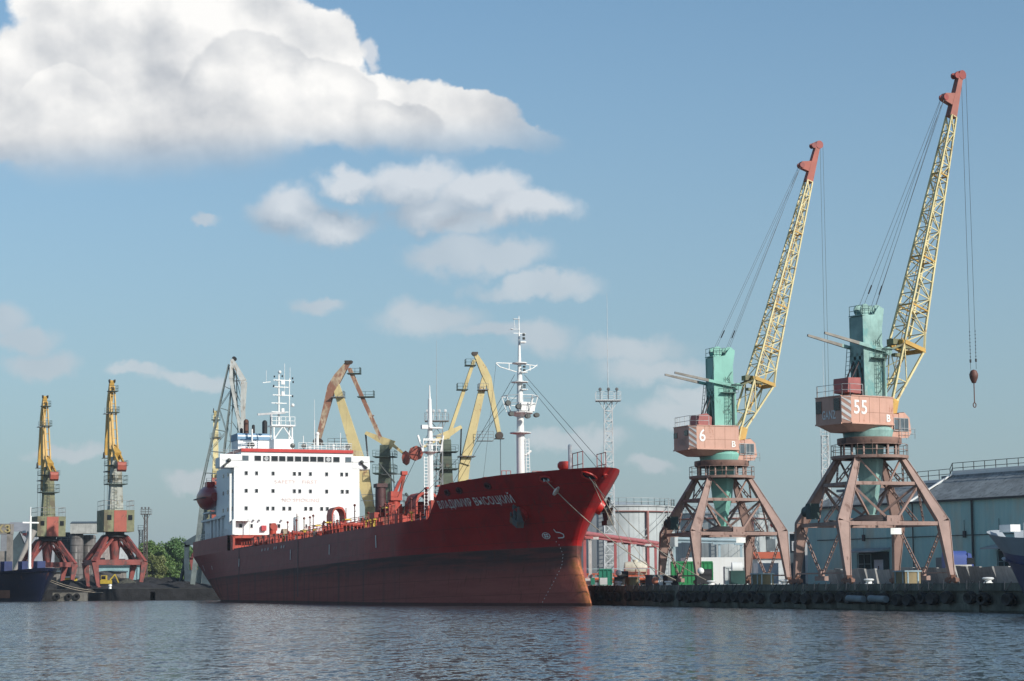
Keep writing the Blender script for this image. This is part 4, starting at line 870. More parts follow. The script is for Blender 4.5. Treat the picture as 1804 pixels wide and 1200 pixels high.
    m = MB(J); m.rail([(-1.2, -.9, 24.2), (-1.2, .9, 24.2)], .9, .9, .03).rail([(-1.2, -.9, 24.2), (.2, -.9, 24.3)], .8, .8, .03); m.ladder((-1.9, .9, 16.7), (-1.35, .9, 21.5), .5, .03, (0, 1, 0)); m.ladder((.3, -1.1, 16.7), (.3, -1.1, 22.0), .5, .03, (1, 0, 0)); m.ladder((1.0, -1.1, 16.7), (1.0, -1.1, 20.5), .1, .05, (1, 0, 0)); m.box((.4, -1.25, 20.3), (1.8, .5, .06)); m.box((1.4, -1.25, 21.2), (1.4, .5, .06)); m.rail([(-.4, -1.5, 20.3), (1.4, -1.5, 20.3)], .8, .9, .025)
    for i in range(7): z = 17 + i * .8; m.bar((.3 + (i % 2) * .7, -1.05, z), (.9 - (i % 2) * .5, -1.05, z + .8), .04)
    m.build('tower_ladder', mat('dark_green_rail', (.07, .13, .11), .6), tw)
    # balance levers and counterweight
    m = MB(J)
    for y in (-1.15, 1.15): m.bar((1.9, y, 20.9), (-2.0, y, 21.55), .2, .3, .22, .30); 
    m.tube((1.5, -1.3, 21.0), (1.5, 1.3, 21.0), .38, n=12)
    lv = m.build('balance_lever', tower_mat, T)
    m = MB(J)
    for y in (-1.15, 1.15): m.bar((-2.0, y, 21.55), (-6.0, y, 22.25), .22, .28, .16, .2)
    m.build('lever_end', mat('weathered_lever_end', (.24, .22, .19), .7, var=.35), lv)
    m = MB(J)
    if number == '55': m.prism([(-3.3, -1.0, cwz), (-1.75, -1.0, cwz - .1), (-1.75, -1.0, cwz + 1.35), (-3.2, -1.0, cwz + 1.3)], (0, 2.0, 0))
    else: m.prism([(-3.35, -1.0, cwz), (-1.7, -1.0, cwz - .1), (-1.6, -1.0, cwz + 1.35), (-2.2, -1.0, cwz + 1.75), (-3.1, -1.0, cwz + 1.6)], (0, 2.0, 0))
    cwt = m.build('counterweight', mat('counterweight_red', (.34, .10, .09), .6, var=.2), T, smooth=False)
    m = MB(J)
    for y in (-.7, .7): m.bar((-2.5, y, 16.7), (-2.5, y, cwz + .1), .2); m.bar((-2.3, y * .5, cwz + 1.2), (-1.3, y * .5, 20.0), .1)
    m.build('hanger', mat('dark_hanger', (.05, .03, .03), .6), cwt)
    # jib
    heel = Vector((1.35, 0, 15.2)); tip = Vector((11.1, 0, 44.2)); ax = (tip - heel).normalized(); pr = Vector((ax.z, 0, -ax.x))   # pr: forward-down side
    L = (tip - heel).length; kt = .235
    def ch(t, front, s_):
        c_ = heel.lerp(tip, t)
        if front: o_ = 2.35 * (t / kt) if t < kt else 2.35 + (.62 - 2.35) * ((t - kt) / (1 - kt)) ** .92; wy = 1.25 + (.36 - 1.25) * t if t > kt else 1.25 - .2 * (kt - t)
        else: o_ = 0; wy = 1.25 + (.36 - 1.25) * t
        return c_ + pr * o_ + Vector((0, s_ * wy, 0))
    m = MB(J); ts = [0, kt / 2, kt] + [kt + (1 - kt) * i / 14 for i in range(1, 15)]
    for f_ in (0, 1):
        for s_ in (-1, 1):
            for a, b in zip(ts, ts[1:]): m.bar(ch(a, f_, s_), ch(b, f_, s_), .20 - .05 * a, .20 - .05 * a)
    jb = m.build('jib', YELLOW, T)
    m = MB(J)
    for i, (a, b) in enumerate(zip(ts, ts[1:])):
        for s_ in (-1, 1):           # side faces
            m.bar(ch(a, i % 2, s_), ch(b, 1 - i % 2, s_), .085); m.bar(ch(b, 0, s_), ch(b, 1, s_), .085)
            if i > 2: m.bar(ch((a + b) / 2, 0, s_), ch((a + b) / 2, 1, s_), .05)
        for f_ in (0, 1):
            e = 1 if i % 2 else -1
            m.bar(ch(a, f_, -e), ch(b, f_, e), .075); m.bar(ch(b, f_, -1), ch(b, f_, 1), .09)
        m.bar(ch(b, 0, -1), ch(b, 1, 1), .05)
    m.build('jib_lacing', YELLOW, jb)
    m = MB(J)
    for f_ in (0, 1): m.bar(ch(kt, f_, -1), ch(kt, f_, 1), .38)
    for s_ in (-1, 1): m.bar(ch(kt, 0, s_), ch(kt, 1, s_), .36)
    for t in (.36, .52, .8):
        for s_ in (-1, 1): m.bar(ch(t, 0, s_), ch(t, 1, s_), .14)
        for f_ in (0, 1): m.bar(ch(t, f_, -1), ch(t, f_, 1), .14)
    for s_ in (-1, 1): m.prism([heel + Vector((-.25, s_ * 1.25 - .1, -.9)), heel + Vector((.65, s_ * 1.25 - .1, -.6)), ch(.05, 1, s_) + Vector((.25, -.1, .1)), ch(.05, 0, s_) + Vector((-.15, -.1, .1))], (0, .2, 0))
    m.build('jib_frame', YELD, jb)
    m = MB(J); q0, q1 = heel.lerp(tip, kt * .5) + pr * .7, heel.lerp(tip, .93) + pr * .3     # inside ladder and rope guides
    m.ladder(q0, q1, .45, .035, (0, 1, 0), step=.45); m.bar(q0 + pr * .35, q1 + pr * .1, .07)
    for i in range(22): p = q0.lerp(q1, i / 21); m.bar(p, p + pr * .5, .06)
    m.build('jib_ladder', YELD, jb)
    m = MB(J); mid = heel.lerp(tip, kt) + pr * 1.1      # luffing machinery between tower and jib
    m.bar((1.3, -.5, 20.9), ch(kt, 0, -1) + pr * .3, .18); m.bar((1.3, .5, 20.9), ch(kt, 0, 1) + pr * .3, .18); m.bar((1.5, -.8, 19.6), ch(kt * .75, 0, -1), .08); m.bar((1.5, .8, 18.7), ch(kt * .6, 0, 1), .08); m.box(mid, (1.6, .7, .3)); m.box(mid + Vector((-.9, 0, -.8)), (1.2, .5, .3)); m.box(mid + Vector((-1.4, 0, .4)), (.9, .9, .5))
    m.build('luffing_gear', OLIVE, jb)
    # head
    m = MB(J); t0 = tip + pr * .3; hd = tip + Vector((1.45, 0, 4.1)) + pr * .1
    m.bar(t0 - ax * .1, hd, .7, .85, .55, .5, side=(0, 1, 0)); m.prism([t0 + ax * 1.0 - pr * .35 + Vector((0, -.3, 0)), t0 + ax * 2.3 - pr * .3 + Vector((0, -.3, 0)), t0 + ax * 1.75 - pr * 1.5 + Vector((0, -.3, 0)), t0 + ax * 1.2 - pr * 1.7 + Vector((0, -.3, 0)), t0 + ax * 1.0 - pr * 1.4 + Vector((0, -.3, 0))], (0, .6, 0))
    hdp = m.build('jib_head', CTIP if number == '6' else mat('dull_salmon_red', (.33, .115, .085), .6, var=.15, rust=.15), T)
    m = MB(J)
    for y in (-.3, .3): m.lathe([(.05, -.09), (.45, -.09), (.45, .09), (.05, .09)], tuple(hd + Vector((.1, y * .8, 0))), 18, 'y'); m.lathe([(.05, -.08), (.3, -.08), (.3, .08), (.05, .08)], tuple(hd - ax * .3 - pr * .5 + Vector((0, y * .8, 0))), 16, 'y'); m.lathe([(.05, -.07), (.3, -.07), (.3, .07), (.05, .07)], tuple(t0 + ax * 1.35 - pr * 1.4 + Vector((0, y, 0))), 16, 'y')
    m.build('head_sheave', mat('sheave_red', (.28, .05, .04), .55, var=.3), hdp)
    # ropes
    m = MB(J); hp = t0 + ax * 1.35 - pr * 1.5
    for (x, y), o_ in (((-.6, -.45), 0), ((-.4, .45), .1), ((.8, -.4), .3), ((1.0, .4), .5), ((1.2, 0), .9)):
        m.tube((x, y, 25.2), hp + Vector((0, y * .6, 0)) - ax * o_, .018, n=4)
    for (x, y) in ((-.6, -.45), (.8, -.4)):
        a = Vector((x, y, 25.2)); d = (hp - a).normalized(); m.tube(a + d * 1.2, a + d * 2.1, .07, n=5)
    m.build('luffing_rope', WIRE, T)
    m = MB(J); xh = hd.x + .52
    zb = hook
    for y in (-.3, .3): m.tube((xh, y, hd.z), (xh + .1 if number == '55' else xh, y * 1.2, zb), .019, n=4)
    if number == '55':
        for y in (-.36, .36):
            for i in range(9): m.lathe([(.01, -.07), (.075, 0), (.01, .07)], (xh + .1, y, zb + .9 + i * .34), 6)
            m.tube((xh + .1, y, zb + .7), (xh + .1, y, zb + 1.0), .09)
    m.build('hoist_rope', WIRE, T)
    if number == '55':
        m = MB(J); m.lathe([(.05, 0), (.28, -.1), (.42, -.45), (.38, -.8), (.2, -1.25), (.06, -1.3)], (xh + .1, 0, zb), 14); m.tube((xh + .1, 0, zb - 1.2), (xh + .1, 0, zb - 3.1), .05); 
        for i in range(14): a0, a1 = 2 * math.pi * i / 14, 2 * math.pi * (i + 1) / 14; m.tube((xh + .1 + .18 * math.cos(a0), 0, zb - 3.35 + .22 * math.sin(a0)), (xh + .1 + .18 * math.cos(a1), 0, zb - 3.35 + .22 * math.sin(a1)), .05, n=5)
        m.build('hook_block', mat('hook_rust', (.13, .05, .035), .6, var=.4), T)
    return T
RY = math.atan2(QU.y, QU.x)
ganz('jib_crane', 'brown portal crane numbered 55 with salmon house, patchy green tower and hanging hook', 1532, 192, RY, R(15), '55', 17.1, PINK, 20.0, TEALG)
ganz('jib_crane', 'brown portal crane numbered 6 with salmon house and sea green tower', 1271, 226, RY, R(5), '6', 16.3, PINK, 10.0 - QZ, GREEN)

# ------------------------------------------------------------------ level luffing cranes with a hinged head jib
def luffer(label, loc, yaw, body, boomm, headm, tiem, portal=PRED, housem=OLIVE, panel=CTIP, xf=None, cwr=1.15, scale=1., thin=False, cabred=True, show_portal=True, head_extra=True):
    loc = Vector(loc); loc.z = 0.; T = thing('luffing_crane', label, 'crane', loc, yaw, 'level luffing cranes with hinged heads')
    T.scale = (scale,) * 3
    global XF
    XF = xf
    if show_portal:
        for a in (0, 1, 2, 3):
            su, sv = ((-1, -1), (1, -1), (1, 1), (-1, 1))[a]
            m = MB(); k = Vector((su * 4.3, sv * 4.7, 8.1)); f = Vector((su * 4.5, sv * 4.0, 2.5)); t = Vector((su * 1.7, sv * 1.9, 13.6))
            m.bar(f, k, .5, .55, 1.2, 1.2); m.bar(k, t, 1.0, 1.0, .6, .6); m.box((f.x, f.y, 2.45), (2.2, .6, .5)); m.build('leg', portal, T)
        m = MB()
        for s_ in (-1, 1): m.bar((-4.3, s_ * 4.7, 8.1), (4.3, s_ * 4.7, 8.1), .7, 1.15); m.bar((s_ * 4.3, -4.7, 8.1), (s_ * 4.3, 4.7, 8.1), .7, 1.15)
        m.build('portal_beam', portal, T)
        m = MB()
        for s_ in (-1, 1):
            for e in (-1, 1): m.bar((s_ * 4.3, e * 4.4, 8.7), (s_ * 1.4, e * .6, 13.3), .4); m.bar((s_ * 4.1, e * 4.7, 8.9), (s_ * .2, e * 2.0, 13.4), .36)
        m.bar((-1.9, -2.4, 11.2), (1.9, -2.4, 11.2), .25); m.tube((0, 0, 13.8), (0, 0, 8.5), 1.2, .8, n=12); m.build('portal_brace', portal, T)
        m = MB(); m.lathe([(2.1, 13.5), (2.5, 13.6), (2.5, 13.9), (1.8, 14.1), (1.8, 14.8)], n=24); m.build('slewing_ring', mat('dark_machinery', (.03, .03, .035), .6), T)
    m = MB(); m.box((-.4, 0, 16.75), (6.4, 5.8, 4.3)); hs = m.build('machinery_house', housem, T, smooth=False)
    m = MB(); m.box((-3.64, -.2, 16.7), (.1, 2.4, 4.2)); m.build('rear_panel', panel, hs, smooth=False)
    m = MB()
    for y in (-2.1, 1.9): m.box((-3.63, y, 17.4), (.08, .8, 1.0))
    m.box((1.0, -2.93, 17.3), (1.2, .08, 1.1)); m.build('window', DARK, hs, smooth=False)
    m = MB(); m.box((3.3, -1.7, 15.9), (1.6, 1.8, 2.2)); m.build('driver_cab', housem, T, smooth=False)
    m = MB(); m.rail([(-3.5, -2.8, 18.9), (-3.5, 2.8, 18.9), (2.7, 2.8, 18.9)], 1.1, 1.3, .035, 2).rail([(-3.5, -2.8, 18.9), (2.7, -2.8, 18.9)], 1.1, 1.3, .035, 2); m.build('roof_railing', STEEL, hs)
    m = MB(); m.bar((-.1, 0, 18.9), (-.1, 0, 26.2), 2.3, 2.6, 1.5, 1.7); col = m.build('column', body, T)
    m = MB()
    m.ladder((-1.8, .4, 19), (-1.4, .4, 25), .6, .04, (0, 1, 0)); 
    for z in (22.0, 24.3): m.box((-.1, 0, z), (3.6, 3.8, .1)); m.rail([(-1.9, -1.9, z), (-1.9, 1.9, z), (1.7, 1.9, z)], 1.0, 1.1, .035, 2).rail([(-1.9, -1.9, z), (1.7, -1.9, z)], 1.0, 1.1, .035, 2)
    m.build('column_platform', mat('dark_green_platform', (.04, .065, .055), .7), col)
    # rocker beam with counterweight
    m = MB(); m.bar((2.4, 0, 28.3), (-1.4, 0, 26.2), .9, .5, 1.3, 1.5, side=(0, 1, 0)); 
    for y in (-.5, .5): m.bar((-1.2, y, 26.4), (-4.2, y, 24.8), .3, .55, .3, .4, side=(0, 1, 0))
    bm_ = m.build('rocker_beam', boomm if not thin else tiem, T)
    m = MB(); m.lathe([(.2, -.9), (cwr, -.85), (cwr, .85), (.2, .9)], (-4.9, 0, 24.1), 8, 'y'); m.build('counterweight', CTIP, T, smooth=False)
    # boom, tie, head
    m = MB(); m.bar((2.2, 0, 18.0), (2.9, 0, 22.5), .8, 1.4, 1.1, 1.7, side=(0, 1, 0)); 
    m.bar((2.9, 0, 22.5), (6.3, 0, 36.6), 1.6, 1.5, .7, .9, side=(0, 1, 0))
    boom = m.build('boom', boomm, T)
    m = MB(); m.box((3.2, 0, 23.6), (2.7, 2.9, .12)); m.box((5.9, 0, 34.2), (1.6, 2.4, .12)); m.rail([(5.2, -1.2, 34.2), (5.2, 1.2, 34.2)], 1.0, .8, .035).rail([(5.2, -1.2, 34.2), (6.6, -1.2, 34.2)], 1.0, .8, .035); m.rail([(4.8, -1.3, 26.0), (7.4, -1.3, 26.0)], 1.5, .8, .04, 3); m.box((6.1, -.6, 26.0), (2.6, 1.4, .08)); m.build('boom_platform', STEEL, boom)
    m = MB()
    for y in (-.45, .45): m.bar((.2, y, 26.4), (4.5, y, 39.0), .22, .55, .2, .5, side=(0, 1, 0))
    for i in range(9): t = i / 8; z = 26.4 + 12.6 * t; x = .2 + 4.3 * t; m.bar((x, -.45, z), (x, .45, z), .14)
    tie = m.build('tie_bar', tiem, T)
    m = MB(); 
    for t in (.62, .93):
        z = 26.4 + 12.6 * t; x = .2 + 4.3 * t; m.box((x - .3, 0, z), (1.7, 1.9, .12)); m.rail([(x - 1.1, -.9, z), (x - 1.1, .9, z)], 1.0, .7, .035, 2).rail([(x - 1.1, -.9, z), (x + .5, -.9, z)], 1.0, .7, .035, 2)
    m.build('tie_platform', mat('dark_green_platform', (.04, .065, .055), .7), tie)
    m = MB(); ap, bu, tp = Vector((4.7, 0, 40.1)), Vector((7.0, 0, 36.0)), Vector((8.4, 0, 27.0))
    pts = [(4.4, 39.9), (4.9, 40.2), (6.45, 37.9), (7.25, 36.2), (8.75, 27.3), (8.25, 26.9), (6.4, 35.2), (5.65, 36.8)]
    m.prism([(x, -.45, z) for x, z in pts], (0, .9, 0)); hd = m.build('head_jib', headm, T, smooth=False)
    m = MB()
    for y in (-.5, .5): m.lathe([(.05, -.1), (.5, -.1), (.5, .1), (.05, .1)], (4.6, y, 40.2), 14, 'y'); m.lathe([(.05, -.1), (.6, -.1), (.6, .1), (.05, .1)], (8.5, y, 26.9), 14, 'y')
    m.box((8.5, 0, 26.4), (1.5, 1.6, .1)); m.build('head_sheave', mat('dark_sheave', (.06, .045, .035), .6), hd)
    m = MB()
    for y in (-.3, .3): m.tube((8.7, y, 26.8), (8.7, y, 13), .035, n=4)
    m.tube((2.4, 0, 28.1), (2.0, 0, 19), .12, n=6) ; m.build('hoist_rope', WIRE, T)
    XF = None; return T
def tall(x, y, z): return (x, y, float(np.interp(z, [0, 2.4, 8.1, 14.6, 18.9, 24.1, 26.2, 40.3], [0, 2.4, 7.1, 12.9, 17.0, 25.4, 27.3, 42.6])))
def low_z(z): return float(np.interp(z, [0, 8.1, 14.6, 18.9, 22.5, 26.2, 40.3], [0, 7.0, 11.2, 15.2, 21.6, 25.4, 39.5]))
def low_reach(x, y, z): return (x * 1.3 if x > 2.0 and z > 19 else (-2 + (x + 2) * .55 if x < -2 and z > 22 else x), y, low_z(z))
def ground(px, Y): p = at(px, 1030, Y); p.z = QZ; return p
luffer('cream yellow luffing crane behind the forecastle with its head jib pointing right', ground(787, 338), R(8), OLIVED, CREAM, CREAM, CREAM, panel=CTIP, xf=lambda x, y, z: (x, y, low_z(z)))
luffer('rust streaked luffing crane behind the white accommodation block with its head jib pointing left', ground(677, 350), R(176), OLIVED, CREAM, RUSTY, RUSTY, panel=CTIP, xf=low_reach)
luffer('taller yellow crane on red portal with boxy green and red house at far left', ground(201, 407), R(113), PALEC, YELD, YELD, YELD, xf=tall, cwr=.75)
luffer('yellow crane on red portal beyond the navy ship, shorter of the two at far left', ground(82, 440), R(115), OLIVE, YELD, YELD, YELD, xf=tall, cwr=.75)
luffer('pale yellow crane seen past the red lifeboat at the tanker stern', ground(378, 452), R(99), mat('blue_green_column', (.06, .13, .16), .6), YELLOW, YELLOW, YELLOW)

# white double lattice crane behind the bridge
def lattice_crane(px, Y):
    c = ground(px, Y); T = thing('lattice_crane', 'grey and white lattice crane rising left of the ship bridge', 'crane', c, 0)
    k = Y / FPX
    def L(qx, qy, y=0.):
        p = at(qx, qy, Y) - c; return Vector((p.x, p.y + y, p.z))
    w = mat('worn_white_paint', (.56, .56, .52), .6, var=.2, rust=.2, rcol=(.28, .2, .13)); gy = mat('lattice_grey_green', (.17, .20, .19), .6, var=.3)
    m = MB()
    for y0, y1 in ((-1.2, -.4), (1.2, .4)):
        m.bar(L(352, 872, y0), L(403, 642, y1), .22); m.bar(L(386, 872, y0), L(412, 650, y1), .22)
    m.bar(L(404, 830, -1), L(414, 655, -.4), .18); m.bar(L(420, 850, 1), L(416, 655, .4), .18)
    m.truss(L(352, 872, -1.2), L(403, 642, -.4), L(386, 872, -1.2), L(412, 650, -.4), 6, .10); m.truss(L(352, 872, 1.2), L(403, 642, .4), L(386, 872, 1.2), L(412, 650, .4), 6, .09); m.truss(L(386, 872, -1.2), L(412, 650, -.4), L(404, 872, -1), L(414, 655, -.4), 7, .09)
    m.truss(L(404, 830, -1), L(414, 655, -.4), L(424, 850, 1), L(428, 690, .4), 6, .09)
    m.build('lattice_tower', gy, T)
    m = MB()
    for y in (-1.1, 1.1):
        a, b, c2, d = L(409, 634, y * .5), L(430, 672, y), L(428, 720, y), L(430, 785, y)
        m.bar(a, b, .35, .6, .4, .9, side=(0, 1, 0)); m.bar(b, c2, .4, .9, .35, .6, side=(0, 1, 0)); m.bar(c2, d, .35, .6, .3, .6, side=(0, 1, 0))
        m.bar(L(409, 634, y * .5), L(408, 668, y), .3, .4, .35, .7, side=(0, 1, 0)); m.bar(L(408, 668, y), L(424, 760, y), .3, .6, .25, .3, side=(0, 1, 0))
    m.bar(L(408, 672), L(430, 670), .18)
    m.build('head_jib', w, T)
    m = MB(); m.lathe([(.05, -.7), (.38, -.7), (.38, .7), (.05, .7)], tuple(L(413, 632)), 14, 'y'); m.build('head_sheave', BLACK, T)
    m = MB(); 
    for y in (-2, 2):
        for qx in (345, 425): m.bar(L(qx, 1030, y * 2), L(385 + (qx - 385) * .6, 872, y), .8)
    m.box(L(388, 880), (8, 5, 1.2)); m.build('portal', gy, T)
lattice_crane(390, 400)
# ------------------------------------------------------------------ light towers
def light_tower(px, Y, top, wid, label, m, lamps=True, ant=None, base=1030, lampm=None, headw=None, taper=1.35, group='floodlight towers'):
    c = ground(px, Y); T = thing('light_tower', label, 'tower', c, 0, group)
    k = Y / FPX; H = (at(px, top, Y).z) - QZ; w = wid * k / 2; w0 = w * taper
    a = MB()
    for sx_, sy_ in ((-1, -1), (1, -1), (1, 1), (-1, 1)): a.bar((sx_ * w0, sy_ * w0, 0), (sx_ * w, sy_ * w, H), .16, .16, .12, .12)
    n = max(6, int(H / (w * 2.6)))
    for (x0, y0), (x1, y1) in (((-1, -1), (1, -1)), ((1, -1), (1, 1)), ((1, 1), (-1, 1)), ((-1, 1), (-1, -1))):
        a.truss((x0 * w0, y0 * w0, 0), (x0 * w, y0 * w, H), (x1 * w0, y1 * w0, 0), (x1 * w, y1 * w, H), n, .11)
    a.build('lattice_mast', m, T)
    hw = (headw or wid * 2.5) * k / 2
    a = MB(); a.box((0, 0, H), (hw * 2, hw * 1.4, .15)); a.rail([(-hw, -hw * .7, H), (hw, -hw * .7, H)], 1.2, 1.0, .04, 2).rail([(-hw, hw * .7, H), (hw, hw * .7, H)], 1.2, 1.0, .04, 2)
    for s_ in (-1, 1): a.bar((s_ * w, -w, H - 1.4), (s_ * hw * .8, -w, H), .1)
    if ant: a.tube((0, 0, H), (0, 0, H + 1.8 + ant), .06, .02, 5)
    a.build('lamp_platform', m, T)
    if lamps:
        nl = max(3, int(hw * 2 / .9))
        for i in range(nl):
            x = -hw + (i + .5) * 2 * hw / nl; a = MB(); a.box((x, -hw * .7, H + .75), (.1, .12, 1.3)); a.lathe([(.10, .25), (.25, -.05), (.25, -.18), (.2, -.2)], (x, -hw * .7 - .1, H + 1.5), 8, 'y')
            a.build('floodlight', lampm or mat('lamp_dark', (.12, .12, .12), .5), T)
    return T
light_tower(1075, 300, 706, 13.5, 'pale lattice floodlight tower with long aerial just right of the red bow', LGREY, ant=13.5, headw=44, taper=1.5)
light_tower(770, 334, 742, 20, 'grey lattice lamp tower seen behind the thin white signal mast', GALV, ant=11, headw=42, taper=1.05, lampm=mat('lamp_white', (.6, .62, .62), .4))
light_tower(255.5, 520, 906, 5, 'rusty lattice lamp tower standing before the green trees, taller one', mat('dark_rust_steel', (.10, .075, .065), .7, var=.3), headw=18)
light_tower(247, 560, 934, 5.5, 'dark lattice mast without lamps, shorter one beside the trees', mat('dark_lattice', (.05, .06, .07), .7), lamps=False, headw=10)
light_tower(1459, 336, 768, 11, 'pale lattice tower half hidden behind the crane numbered 55', LGREY, ant=12, headw=14, taper=1.7, lamps=False)

# ------------------------------------------------------------------ storage tanks
def tank(px, Y, r, H, label, seedr):
    c = ground(px, Y); T = thing('storage_tank', label, 'storage tank', c, 0, 'grey storage tanks')
    a = MB(); a.lathe([(r, 0), (r, H), (.01, H + r * .10)], n=72); a.build('tank_shell', TANKG, T)
    a = MB()
    for i in range(36): an = 2 * math.pi * i / 36; a.tube((r * math.cos(an), r * math.sin(an), 0), (r * math.cos(an), r * math.sin(an), H), .05, n=4)
    for z in (H - .15,): a.lathe([(r + .02, z), (r + .18, z), (r + .18, z + .2), (r + .02, z + .2)], n=72)
    a.build('stiffening_rib', mat('tank_rib_grey', (.36, .38, .38), .6), T)
    a = MB()
    for i in range(48): a0, a1 = 2 * math.pi * i / 48, 2 * math.pi * (i + 1) / 48; a.rail([(r * math.cos(a0), r * math.sin(a0), H), (r * math.cos(a1), r * math.sin(a1), H)], 1.1, 3, .035, 2)
    a.build('top_railing', GALV, T)
    a = MB(); a.lathe([(r + .25, H - 1.0), (r + .38, H - .9), (r + .25, H - .8)], n=60); an = R(-62); a.tube(((r + .3) * math.cos(an), (r + .3) * math.sin(an), 0), ((r + .3) * math.cos(an), (r + .3) * math.sin(an), H - .9), .22, n=8)
    a.build('foam_pipe', mat('dull_pink_pipe', (.33, .14, .12), .6, var=.25), T)
    a = MB()
    for an in (R(-35), R(-100)):
        x, y = (r + .6) * math.cos(an), (r + .6) * math.sin(an); a.ladder((x, y, 0), (x, y, H + 1), .7, .06, (-math.sin(an), math.cos(an), 0), step=.6)
    an = R(-35); x, y = (r + .9) * math.cos(an), (r + .9) * math.sin(an); a.box((x, y, H - 3.8), (2.6, 1.2, .12), an); a.rail([(x - 1.2, y - .6, H - 3.8), (x + 1.2, y - .6, H - 3.8)], 1.2, .8, .06); a.box((x, y, H - 5.2), (1.6, 1.0, 1.9), an)
    pts = [((r + .35) * math.cos(R(t)), (r + .35) * math.sin(R(t)), H - 1.2 - (t + 35) / -85 * (H - 2)) for t in range(-35, -121, -6)]
    a.path(pts, .1, 5); a.path([(p[0], p[1], p[2] + 1) for p in pts], .05, 4)
    a.build('stair_and_ladder', mat('ladder_grey', (.40, .43, .43), .6), T)
    a = MB(); a.ball(((r + 1) * math.cos(R(-35)), (r + 1) * math.sin(R(-35)), H - 1.9), .45); a.build('red_lamp', BRED, T)
    return T
tank(1086, 326, 9.0, 11.9, 'grey ribbed storage tank directly behind the pink pipe bridge', 1)
tank(1276, 352, 8.2, 11.6, 'grey ribbed storage tank seen through the legs of crane 6', 2)

# ------------------------------------------------------------------ pipe bridges
def pipe_bridge(a, b, posts, label, m, pm, r=.28, extra=True):
    o = (a + b) / 2; o.z = QZ; T = thing('pipe_bridge', label, 'pipe bridge', o)
    L = lambda p: Vector(p) - o
    d = (b - a).normalized(); q = MB(); sd = Vector((-d.y, d.x, 0)) * .5
    q.tube(L(a), L(b), r, n=12); q.tube(L(a) + sd, L(b) + sd, r * .8, n=10); q.build('pipe', m, T)
    q = MB(); q.bar(L(a) - Vector((0, 0, .42)), L(b) - Vector((0, 0, .42)), .5, .18); q.build('girder', m, T)
    for i, t in enumerate(posts):
        p = L(a.lerp(b, t)); q = MB(); q.bar((p.x, p.y, 0), (p.x, p.y, p.z - .4), .34, .34); q.box((p.x, p.y, p.z - .5), (2.0, .6, .3)); q.build('post', pm[i % len(pm)], T)
    return T
pa = at(1018, 938, 246); pb = at(1158, 957, 300)
pipe_bridge(pa, pb, (.07, .13, .42, .60, .80, .86, .97), 'pink red pipe bridge running inland from the ship bow', SALMP, [SALMP, mat('post_white', (.62, .60, .58), .6, var=.2), SALMP])
pa = at(1180, 949, 322); pb = at(1312, 953, 322)
pipe_bridge(pa, pb, (.06, .66, .95), 'light blue pipe bridge in front of the tank behind crane 6', BLUEP, [BLUEP])

# ------------------------------------------------------------------ warehouse
wa = Vector((35.0, 245, QZ)); wbv = Vector((62.5, 196, QZ)); wd = (wbv - wa); WL = wd.length; wyaw = math.atan2(wd.y, wd.x)
WH = thing('warehouse', 'long teal corrugated quayside warehouse with dark roof on the right', 'warehouse', wa, wyaw)
EH = 8.7
q = MB(); q.add([(-2, 0, 0), (WL, 0, 0), (WL, 0, EH), (-2, 0, EH), (-2, 24, 0), (WL, 24, 0), (WL, 24, EH), (-2, 24, EH)], [(0, 1, 2, 3), (5, 4, 7, 6), (4, 0, 3, 7), (1, 5, 6, 2)]); q.build('wall', TEALW, WH, smooth=False)
q = MB(); q.add([(-2.1, -.25, EH), (16.4, -.25, EH), (16.4, 4.2, EH + 2.3), (1.5, 4.2, EH + 2.3)], [(0, 1, 2, 3)]); q.add([(16.9, -.25, EH + .02), (WL, -.25, EH + .02), (WL, 4.4, EH + 3.0), (18.6, 4.4, EH + 3.0)], [(0, 1, 2, 3)])
q.box((7, 14, EH + 2.1), (17, 20, .3)); q.box((WL / 2 + 8.5, 14, EH + 2.8), (WL - 17, 20, .3)); rf = q.build('roof', ROOFD, WH, smooth=False)
q = MB(); q.bar((16.6, -.3, EH + .1), (18.4, 4.3, EH + 3.1), .5, .16); q.bar((18.4, 4.45, EH + 3.2), (WL, 4.45, EH + 3.2), .3, .5); q.bar((4.0, 4.3, EH + 2.45), (17.8, 4.3, EH + 2.45), .2, .3); q.build('white_flashing', WHITE, rf, smooth=False)
q = MB(); q.rail([(1.8, 4.4, EH + 2.4), (18, 4.4, EH + 2.6), (18.4, 4.4, EH + 3.2), (WL, 4.4, EH + 3.2)], 1.1, 1.75, .045, 2); q.build('roof_railing', mat('dark_rail', (.04, .045, .05), .6), rf)
q = MB(); q.bar((-2, -.3, EH), (WL, -.3, EH), .25, .22); q.tube((26.5, -.2, 0), (26.5, -.2, EH), .12); q.tube((17.0, -.2, 0), (17.0, -.2, EH), .07); q.build('gutter', mat('dark_gutter', (.03, .04, .045), .6), WH)
q = MB(); q.bar((0, -.08, 5.0), (WL, -.08, 5.0), .06, .08)
for x in (8.5, 25.2, 30.5, 34.7): q.box((x, -.15, 5.1), (.35, .2, .7)); q.tube((x, -.15, 5.1), (x, -.15, 6.6), .03)
q.build('cable_tray', mat('dark_rail', (.04, .045, .05), .6), WH)
